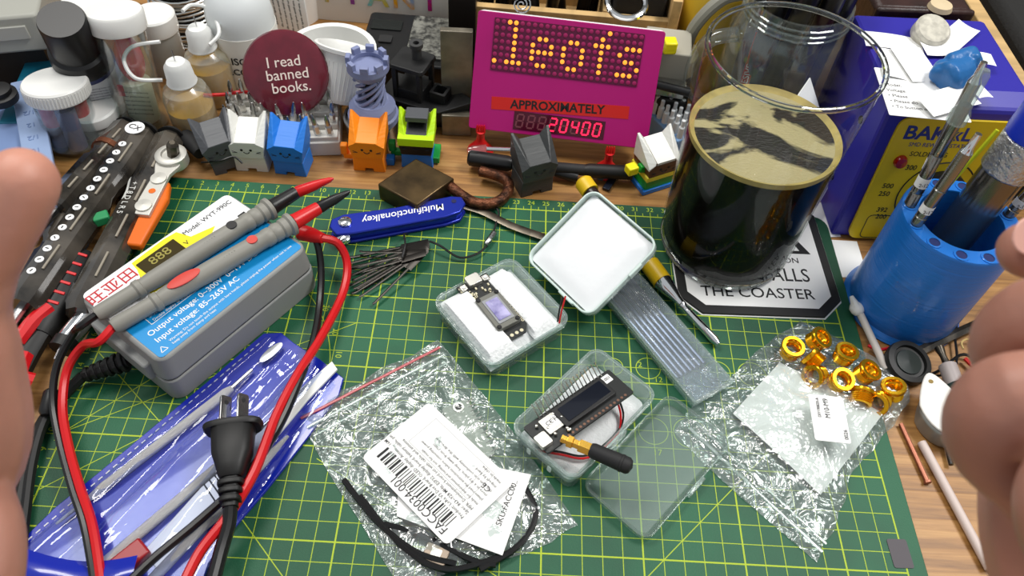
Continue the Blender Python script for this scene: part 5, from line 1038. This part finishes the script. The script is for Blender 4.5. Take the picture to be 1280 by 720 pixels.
scr = [('large white paper strip on the station, leftmost and rearmost', 1118, 50, 3.6, 1.6, -.1), ('square white paper scrap on the station, left below the long strip', 1126, 78, 2.2, 2.6, -.15), ('white paper scrap propped beside the blue glove on the left', 1148, 76, 2.2, 3.0, .25), ('long white paper strip slanting up right behind the glove', 1196, 45, 1.5, 3.6, -.75),
       ('white paper scrap behind the glove, under the slanting strip', 1172, 55, 2.0, 2.0, .1), ('white paper scrap in front of the glove at the station edge', 1186, 124, 3.4, 1.7, .42), ('small white paper scrap right of the blue glove', 1224, 78, 1.5, 1.2, -.05), ('narrow white paper scrap standing right below the glove', 1212, 106, 1.1, 2.8, .35)]
for i, (lb, x, y, w_, d_, rz) in enumerate(scr):
    q = G(x, y, TOP+.25+.1*(i % 3)); O('paper_scrap', lb, 'paper', MB().sheet(lambda u, v: V((u-.5)*w_, (v-.5)*d_, .1*math.sin(u*3+i)), 6, 3), paper, at(q.x, q.y, TOP+.06+.07*i, rz, .05*(i % 3), .04), group=None)
q = G(1163, 36, TOP+.6); O('chalk_disc', 'off-white round felt disc behind the papers on the station', 'disc', MB().lathe([(1.0, 0), (1.1, .15), (1.1, .8), (.95, .95), (.01, 1.0)], n=28, cap1=False), mat('offwhite_felt', (205, 200, 185), .8, var=.15, vs=4), at(q.x, q.y, TOP+.02, 0, .4))
q = G(1193, 88, TOP+.8); gl = MB()
for (a, b, r1, r2) in (((-1.0, -.6, .5), (1.0, .1, .6), 1.0, .8), ((-.2, .5, .8), (1.7, 1.1, 1.2), .6, .4), ((.6, .2, .7), (1.9, .5, .9), .55, .38), ((-1.2, -.3, .4), (-.3, .8, .5), .6, .5), ((-.6, -1.0, .3), (1.0, -.9, .3), .5, .35), ((1.6, .8, 1.0), (1.2, .2, 1.3), .42, .3)):
    gl.rlathe(a, b, [(.05, -.06), (r1*.7, -.03), (r1, .1), (r2, .9), (r2*.7, 1.03), (.05, 1.06)], 14)
go = O('nitrile_glove', 'crumpled blue nitrile glove on top of the soldering station', 'glove', gl, mat('blue_nitrile', (36, 100, 160), .35, bump=1.3, bs=1.0), at(q.x, q.y, TOP+.25, .2) @ Matrix.Scale(.92, 4))
rm = go.modifiers.new('r', 'REMESH'); rm.mode = 'VOXEL'; rm.voxel_size = .0011; rm.use_smooth_shade = True; sm_ = go.modifiers.new('s', 'SMOOTH'); sm_.iterations = 2
for i, (x, y, w_, d_, rz) in enumerate(((1029, 275, 1.3, 3.2, .14), (1057, 324, 2.2, 3.2, .0))):
    q = G(x, y, Z0); O('paper_scrap', ('narrow white paper scrap on the desk at the corner of the mat', 'squarish white paper scrap on the desk between mat and blue pot')[i], 'paper', MB().box((0, 0, .03), (w_, d_, .04)), paper, at(q.x, q.y, Z0+.01, rz))
# leaning flyer between glass and station
fl = T('flyer', 'white flyer with a blue fingerprint mark standing between glass and station', 'paper', fr(V(42.1, 31.3, 4.3), (.5, .8, .1), (.6, -.5, .5)))
P('sheet', MB().box((0, 0, 0), (4.0, 7.5, .06)), paper, fl)
for i in range(5): P('blue_swirl', MB().tube([((.3+.25*i)*math.cos(a_), (.5+.4*i)*math.sin(a_)+.8, .04) for a_ in [k*.35 for k in range(2, 17)]], .07, 4), mat('swirl_blue', (50, 110, 190), .5) if i == 0 else bpy.data.materials['swirl_blue'], fl)

# ---------------------------------------------------------------- jar of pens behind the glass, mug
q = G(1000, 130, Z0+1)
jp = T('glass_jar', 'wide glass jar of dark marker pens standing behind the beer glass', 'jar', at(40.5, 38.0, Z0))
P('jar_wall', MB().lathe([(.01, 0), (3.6, 0), (3.8, .3), (3.9, 8.5), (3.5, 9.2), (3.3, 9.6), (3.45, 9.8), (3.3, 10.3), (3.45, 10.5), (3.4, 11), (3.2, 11), (3.1, 9.6), (3.3, 9.1), (3.7, 8.3), (3.6, .4), (.01, .3)], n=56, cap0=False, cap1=False), clear, jp)
P('screw_thread', MB().tube([(3.47*math.cos(i*.3), 3.47*math.sin(i*.3), 9.6+.018*i) for i in range(60)], .09, 5), clear, jp)
random.seed(31)
dk = [mat('pen_black', (20, 18, 20), .3), mat('pen_wine', (52, 14, 26), .3), mat('pen_navy', (26, 28, 62), .3)]
for i in range(9):
    a_ = i*2*PI/9; r = 2.2 if i else .3; a = V(40.5+r*math.cos(a_), 38.0+r*math.sin(a_), .4); b = V(40.5+.4+(r+.3)*math.cos(a_+.3), 38.0+.4+(r+.3)*math.sin(a_+.3), 13.5+random.random()*3)
    t = T('marker_pen', ('black', 'wine red', 'dark navy')[i % 3]+' marker pen standing in the wide glass jar', 'pen', Matrix.Translation(a), ('black', 'wine red', 'dark navy')[i % 3]+' pens in the glass jar'); P('barrel', MB().rlathe(a, b, [(.55, 0), (.6, .05), (.6, .7)], 14), dk[i % 3], t, w=True); P('pen_cap', MB().rlathe(a.lerp(b, .68), b, [(.68, 0), (.68, .92), (.4, 1)], 14), dk[0], t, w=True)
pkt = T('sealant_packet', 'dark blue packet with a red stripe leaning inside the glass jar', 'packet', fr(V(39.6, 36.4, 4.9), (1, -.25, 0), (-.2, -1, .25)))
P('packet', MB().box((0, 0, 0), (3.4, 7, .5)), mat('packet_navy', (40, 36, 90), .35), pkt, bevel=.1); P('red_stripe', MB().box((-1.4, 0, .27), (.6, 7, .04)), red, pkt); text('ADHESIVE', .6, at(-1.4, 0, .3, PI/2), white_ink, pkt, w=False)
P('handle', MB().tube(smooth([(-3.7, -.8, 3.0), (-5.2, -1.0, 3.4), (-6.0, -1.0, 5.6), (-5.4, -1.0, 8.0), (-3.6, -.9, 8.6)]), .5, 12), clear, jp)
O('pale_cork_piece', 'cream wooden stub behind the handle of the glass jar', 'stub', MB().lathe([(1.6, 0), (1.7, 4.6), (1.4, 5.0), (.01, 5)], n=24, cap1=False), mat('cream_cork', (214, 190, 140), .7), at(33.9, 40.6, Z0))
ysq = T('yellow_bottle', 'mustard yellow bottle with a grey hose, between the wooden crate and the glass jar', 'bottle', at(37.2, 44.0, Z0))
P('body', MB().lathe([(.01, 0), (2.6, 0), (2.7, .3), (2.7, 8), (1.8, 9.4), (1.0, 9.8)], n=32, cap0=False), mat('mustard', (200, 165, 45), .45), ysq)
P('hose', MB().tube(smooth([(-2.3, -2.6, 3.0), (-2.4, -3.4, 6.5), (-.9, -3.2, 8.8), (1.2, -2.8, 9.2)]), .45, 10), mat('grey_hose', (150, 148, 135), .5), ysq)

# right rear corner
lc = T('leather_case', 'dark brown leather case behind the soldering station with a pale button', 'case', at(48.9, 41.2, Z0, .05))
P('body', MB().box((0, 0, 5.2), (6.5, 5.5, 10.4)), mat('brown_leather', (52, 28, 24), .45, var=.3, vs=1, bump=.3, bs=5), lc, bevel=.4)
P('button', MB().lathe([(.8, 0), (.7, .3), (.01, .4)], at(.9, -2.5, 10.4), 18, cap1=False), mat('pale_button', (205, 185, 150), .5), lc)
P('flap', MB().box((0, -2.6, 8.8), (6.6, .5, 3.2)), bpy.data.materials['brown_leather'], lc, bevel=.2)
wc = T('wooden_rack', 'pale wooden rack board running back beside the soldering station', 'rack', fr(V(53.7, 39.5, Z0), (.02, -1, 0)))
P('rack_side', MB().box((0, 0, 4.6), (18, 1.0, 9.6)), lampwood, wc, bevel=.08); P('rack_ledge', MB().box((0, .6, 5), (18, .6, .7)), lampwood, wc, bevel=.05)
hb = T('black_tool_bag', 'black fabric tool bag with a yellow cable in the upper right corner', 'bag', at(63.4, 42, Z0, 0))
P('bag_body', MB().prism(rrect(16, 20, 2, 5), 0, 9.0, top=.94), mat('black_fabric', (24, 23, 22), .85, bump=.4, bs=6), hb, bevel=.6)
P('yellow_cable', MB().tube(smooth([(-3.0, 6, 9.4), (-2.0, 2, 9.6), (1, -.5, 9.6), (5, -1.5, 9.5)]), .35, 8), mat('neon_yellow', (215, 225, 30), .4), hb)
P('paper_tag', MB().box((-4.2, -7.8, 9.25), (1.6, 3.6, .06)), paper, hb); text('BEEK', .6, at(-4.2, -7.8, 9.3, PI/2), ink, hb, w=False)

# ---------------------------------------------------------------- blue printed holder and its tools
HX, HY, HR, HH = 47.35, 22.0, 3.25, 7.5
hd = T('blue_tool_pot', 'blue printed cylindrical tool pot with a ring of holes, right of the mat', 'pot', at(HX, HY, Z0))
hb_ = mat('silk_blue_pla', (28, 112, 200), .3, .15, bump=.3, bs=4, stretch=(.1, .1, 4), coat=.3)
P('pot_wall', MB().lathe([(.01, 0), (HR+.25, 0), (HR+.3, .1), (HR, .45), (HR, HH+.2), (HR-.06, HH+.3), (2.3, HH+.3), (2.25, HH+.2), (2.2, 1.0), (.01, .9)], n=72, cap0=False, cap1=False), hb_, hd)
for i in range(12):
    a_ = 2*PI*i/12+.2; P('hole_rim', MB().lathe([(.42, HH+.28), (.42, HH+.34), (.3, HH+.34)], at(2.78*math.cos(a_), 2.78*math.sin(a_)), 14, cap1=False, cap0=False), hb_, hd)
    P('hole', MB().lathe([(.31, HH+.29), (.31, HH+.31)], at(2.78*math.cos(a_), 2.78*math.sin(a_)), 14), mat('deep_blue_hole', (6, 30, 90), .7) if i == 0 else bpy.data.materials['deep_blue_hole'], hd)
gunm = mat('gunmetal', (150, 148, 142), .22, .9)
def nut_driver(label, a_, ht, r=.33, clearcap=False, lean=(0, 0)):
    x = HX+2.78*math.cos(a_); y = HY+2.78*math.sin(a_); a = V(x, y, HH-.6); b = V(x+lean[0], y+lean[1], HH+ht)
    t = T('hex_driver', label, 'screwdriver', Matrix.Translation(a))
    P('shaft', MB().rlathe(a, b, [(r, 0), (r, .2), (r*.86, .21), (r, .22), (r, .55), (r*.86, .56), (r, .57), (r, 1)], 18), gunm, t, w=True)
    P('paper_label', MB().rlathe(a.lerp(b, .27), a.lerp(b, .36), [(r*1.03, 0), (r*1.03, 1)], 16), paper, t, w=True)
    text('2-12', .3, fr(a.lerp(b, .31)+V(-.05, -r*1.1, .02), (1, 0, 0), (-.1, -1, .3)), ink, t)
    if clearcap: P('clear_cap', MB().rlathe(a.lerp(b, .85), b+V(lean[0]*.1, lean[1]*.1, 2), [(r*1.5, 0), (r*1.5, .2), (r*1.05, .3), (r*1.0, .9), (r*.6, 1)], 16), frost, t, w=True)
    else: P('tip', MB().rlathe(b, b+V(lean[0]*.2, lean[1]*.2, 1.1), [(r, 0), (r*.6, .3), (r*.5, 1)], 14), chrome, t, w=True)
HT = lambda i: 2*PI*i/12+.2
nut_driver('grey steel driver at the left of the blue pot, tape label low down', HT(6), 4.8, lean=(.5, .5))
nut_driver('grey steel driver with a cloudy plastic cap, standing tallest at the left', HT(5), 6.3, clearcap=True, lean=(.2, .9))
nut_driver('slim steel driver with a blue-grey sheen behind the big knurled tool', HT(4), 7.0, lean=(-.2, .6))
nut_driver('grey steel driver at the right rim of the blue pot', HT(0), 4.0, lean=(1.0, .6))
nut_driver('labelled steel driver at the front right rim of the blue pot', HT(11), 3.4, lean=(1.4, .2))
a = V(HX+.1, HY+.1, 2.0); b = V(HX+1.3, HY+1.0, 12.8)
kt = T('knurled_tool', 'large steel tool with a knurled collar and blue top in the blue pot', 'tool', Matrix.Translation(a)); d = (b-a)
P('barrel', MB().rlathe(a, a+d*.78, [(.7, 0), (1.1, .3), (1.15, 1)], 24), mat('dark_polished', (125, 120, 112), .2, .9), kt, w=True)
P('knurled_collar', MB().rlathe(a+d*.78, a+d*.98, [(1.2, 0), (1.3, .05), (1.3, .95), (1.2, 1)], 28), mat('coarse_knurl', (200, 200, 200), .3, 1, bump=1, bs=9), kt, w=True)
P('blue_top', MB().rlathe(a+d*.98, a+d*1.5, [(1.3, 0), (1.35, .05), (1.35, .9), (1.0, 1)], 24), mat('royal_blue', (22, 52, 190), .35), kt, w=True)
O('yellow_green_wire', 'thin yellow-green wire running along the tools in the blue pot', 'wire', MB().tube(smooth([V(HX-.8, HY+1.6, 7.9), V(HX-.4, HY+1.8, 9.5), V(HX+.3, HY+2.2, 12)]), .12, 6), bpy.data.materials['neon_yellow'], w=True)

# ---------------------------------------------------------------- right foreground odds and ends
sw = T('wire_ended_stick', 'white stick with a knotted plastic end leaning by the blue pot', 'stick', Matrix.Translation(G(1080, 400, Z0)))
P('shaft', MB().rod(G(1075, 392, .4), G(1108, 462, .1), .22), mat('dirty_white', (200, 192, 185), .5), sw, w=True)
P('knot', MB().ball(tuple(G(1071, 386, .5)), .45, 10, 8, (1, 1.1, .8)), white, sw, w=True); P('knot_tip', MB().rlathe(G(1070, 384, .6), G(1064, 370, .9), [(.3, 0), (.12, 1)], 8), white, sw, w=True)
O('white_rod', 'long pinkish white plastic rod on bare desk at the lower right', 'rod', MB().rod(G(1152, 553, 0), G(1237, 711, 0), .24), mat('pinkish_white', (205, 188, 180), .5), w=True)
O('copper_rod', 'thin copper rod parallel to the white rod, nearer the mat', 'rod', MB().rlathe(G(1126, 530, -.1), G(1160, 604, -.1), [(.13, 0), (.13, .96), (.2, .97), (.2, 1)], 10), mat('copper', (150, 95, 75), .35, .7), w=True)
O('black_pin', 'short black pin end just right of the white rod', 'pin', MB().rod(G(1180, 545, 0), G(1189, 581, 0), .13), black, w=True)
q = G(1133, 455, .2)
cp_ = T('rubber_disc', 'round black rubber disc between the blue pot and the brass nuts', 'disc', fr(V(q.x, q.y, .3), (1, 0, -.1), (.3, -.2, 1)))
P('rim', MB().lathe([(1.25, -.4), (1.35, 0), (1.3, .3), (1.0, .35), (.95, .15), (.01, .1)], n=36, cap1=False), rubber, cp_); P('inner_disc', MB().lathe([(.8, .1), (.75, .22), (.01, .25)], n=28, cap1=False), mat('smoked_disc', (42, 48, 46), .15, coat=.5), cp_)
lv = T('lever_knob', 'white teardrop lever on a grey cup beside the brass nut bag', 'lever', fr(G(1172, 512, .6), G(1165, 480, 0)-G(1185, 530, 0), (-.15, -.25, 1)))
tear = [(1.9*math.cos(a_)*(1 if math.cos(a_) < 0 else 1.05), 1.15*math.sin(a_)*(1-.45*max(0, math.cos(a_)))) for a_ in [2*PI*i/28 for i in range(28)]]
P('grey_cup', MB().prism([(x*.9-.3, y*1.15-.15) for x, y in tear], -.8, .55), mat('grey_alloy', (150, 150, 145), .35, .5), lv, bevel=.15)
P('white_face', MB().prism(tear, .56, .7), mat('ivory_face', (222, 220, 214), .4), lv, bevel=.06); P('pin_hole', MB().lathe([(.13, .7), (.13, .72)], at(1.4, .1), 10), mat('brass_hole', (120, 100, 50), .4, .5), lv)
a = G(1213, 530, .8)
cn = stick('grey_cylinder_tool', 'dark green cylinder with a grey collar and flat steel tip behind the lever', 'tool', [('body', G(1215, 520, .8), G(1194, 482, .9), [(.95, 0), (.95, .9), (.8, 1)], mat('dark_green_body', (38, 52, 46), .4)), ('collar', G(1194, 482, .9), G(1184, 456, .9), [(.5, 0), (.5, .95), (.4, 1)], mat('pinkish_grey', (165, 155, 152), .4)), ('tip', G(1184, 456, .9), G(1174, 435, .8), [(.22, 0), (.18, .5), (.28, 1)], dark_steel)])
O('grey_bar', 'long mottled grey metal bar on the desk behind the hand at the right', 'bar', MB().tube(smooth([G(1148, 440, .1), G(1200, 415, .1), G(1290, 375, .2)], 4), .32, 6, flat=.6), mat('mottled_grey', (98, 92, 84), .4, .6, var=.5, vs=2), w=True)
for i, (nm, lb, c_, pts, r) in enumerate((('red_wire', 'red wire emerging between stick and black rubber disc', (190, 20, 35), [(1085, 432), (1100, 437), (1120, 434), (1135, 440)], .1), ('black_wire', 'long black wire looping over the bare desk under the right hand', (20, 18, 18), [(1160, 470), (1176, 462), (1205, 443), (1235, 462), (1262, 480)], .09), ('black_wire', 'black wire hanging from the blue pot to the desk', (22, 20, 20), [(1198, 395), (1194, 420), (1196, 445), (1192, 465), (1170, 470)], .07), ('red_wire', 'red wire with a blue sleeve next to the right hand', (205, 40, 35), [(1206, 448), (1214, 456), (1224, 466), (1235, 480)], .13), ('cream_wire', 'short cream wire curl just left of the right hand', (215, 185, 120), [(1204, 436), (1202, 428), (1210, 424), (1225, 427)], .06))):
    O(nm, lb, 'wire', MB().tube(smooth([G(x, y, .1) for x, y in pts]), r, 6), mat('%s_%s' % (nm, 'abcde'[i]), c_, .4), w=True)
O('blue_sleeve', 'bright blue plastic sleeve poking out beside the right hand', 'sleeve', MB().rod(G(1219, 465, .3), G(1240, 500, .3), .35), mat('bright_blue_sleeve', (40, 110, 220), .35), w=True)

# ---------------------------------------------------------------- hands
skin = mat('skin', (196, 138, 118), .5, var=.14, vs=.35, bump=.12, bs=6, sss=.12)
nail_m = mat('fingernail', (222, 170, 155), .3)
def hand(name, label, chains, nails):
    t = T(name, label, 'hand', Matrix.Translation(chains[0][0][0])); mb = MB()
    for ch in chains:
        pts = [Vector(p) for p, r in ch]; rs = [r for p, r in ch]; k = 5; sp = smooth(pts, k); rr = []
        for i in range(len(rs)-1): rr += [rs[i]+(rs[i+1]-rs[i])*j/k for j in range(k)]
        rr.append(rs[-1]); mb.tube(sp, rr, 14)
        mb.ball(tuple(pts[-1]), rs[-1]*.99, 14, 10); mb.ball(tuple(pts[0]), rs[0]*.98, 14, 10)
    o = P('skin', mb, skin, t, w=True)
    m = o.modifiers.new('remesh', 'REMESH'); m.mode = 'VOXEL'; m.voxel_size = .0011; m.use_smooth_shade = True
    s_ = o.modifiers.new('smooth', 'SMOOTH'); s_.iterations = 8; s_.factor = .6
    for (p, ax, up, w_, l_) in nails:
        pts = rrect(l_, w_, w_*.42, 4); f = MB().prism([(x, y) for x, y in pts], -.03, .05, fr(p, ax, up)); P('nail', f, nail_m, t, w=True, bevel=.03)
    return t
# right-hand side of the picture: curled fingers, wrist leaving the frame at the lower right
rh = hand('right_hand', 'blurred bare hand with curled fingers at the right edge over the desk', [
    [(V(60, -48, 16), 4.2), (V(50, -24, 20), 3.4), (A(1500, 960, 17), 2.6), (A(1420, 800, 17.5), 2.5), (A(1365, 660, 17.8), 2.3), (A(1350, 560, 18), 1.9)],
    [(A(1380, 640, 18), 1.5), (A(1300, 590, 16.8), 1.15), (A(1246, 545, 16.0), 1.02), (A(1262, 500, 14.9), .9), (A(1330, 492, 14.6), .82)],
    [(A(1400, 560, 18.4), 1.4), (A(1340, 490, 17.6), 1.12), (A(1278, 442, 17.0), 1.05), (A(1300, 400, 16), .92), (A(1360, 395, 15.6), .85)],
    [(A(1420, 500, 19.4), 1.2), (A(1400, 400, 19.6), .95), (A(1340, 330, 19.5), .85), (A(1284, 312, 19.4), .72)],
    [(A(1450, 520, 20.4), 1.1), (A(1450, 420, 21), .85), (A(1420, 340, 21), .75), (A(1380, 310, 20.8), .66)],
    [(A(1450, 740, 16.5), 1.5), (A(1380, 700, 15), 1.2), (A(1340, 640, 14), .95), (A(1350, 590, 13.6), .8)],
    [(A(1440, 640, 18.5), 1.7), (A(1440, 560, 19.5), 1.5)]], [(A(1290, 297, 18.75), A(1280, 305, 19.4)-A(1330, 325, 19.5), V(-.2, -.6, .8), .9, 1.0)])
lh = hand('left_hand', 'blurred bare hand at the left edge with its thumb tip pointing up', [
    [(V(-14, -50, 18), 4.2), (V(-8, -26, 21), 3.4), (A(-260, 760, 22), 2.7), (A(-170, 660, 21.5), 2.6), (A(-90, 560, 21), 2.4), (A(-80, 470, 20.6), 2.1), (A(-76, 400, 20.4), 1.7)],
    [(A(-78, 400, 20.4), 1.6), (A(-45, 330, 20), 1.3), (A(-6, 285, 19.6), .98), (A(28, 228, 19.2), .88)],
    [(A(-75, 620, 21), 1.7), (A(-30, 650, 20.5), 1.05), (A(-20, 720, 20), .95), (A(-40, 790, 19.8), .85)],
    [(A(-160, 700, 21), 1.4), (A(-120, 760, 20), 1.0), (A(-110, 840, 19.5), .9), (A(-130, 900, 19.2), .8)],
    [(A(-200, 700, 21.5), 1.4), (A(-190, 800, 20.5), 1.0), (A(-190, 880, 20), .85), (A(-210, 930, 19.8), .78)],
    [(A(-240, 700, 22), 1.3), (A(-260, 790, 21.2), .9), (A(-270, 850, 20.8), .78), (A(-280, 900, 20.6), .7)],
    [(A(-170, 640, 21.5), 2.0), (A(-110, 520, 21), 2.0)]], [])
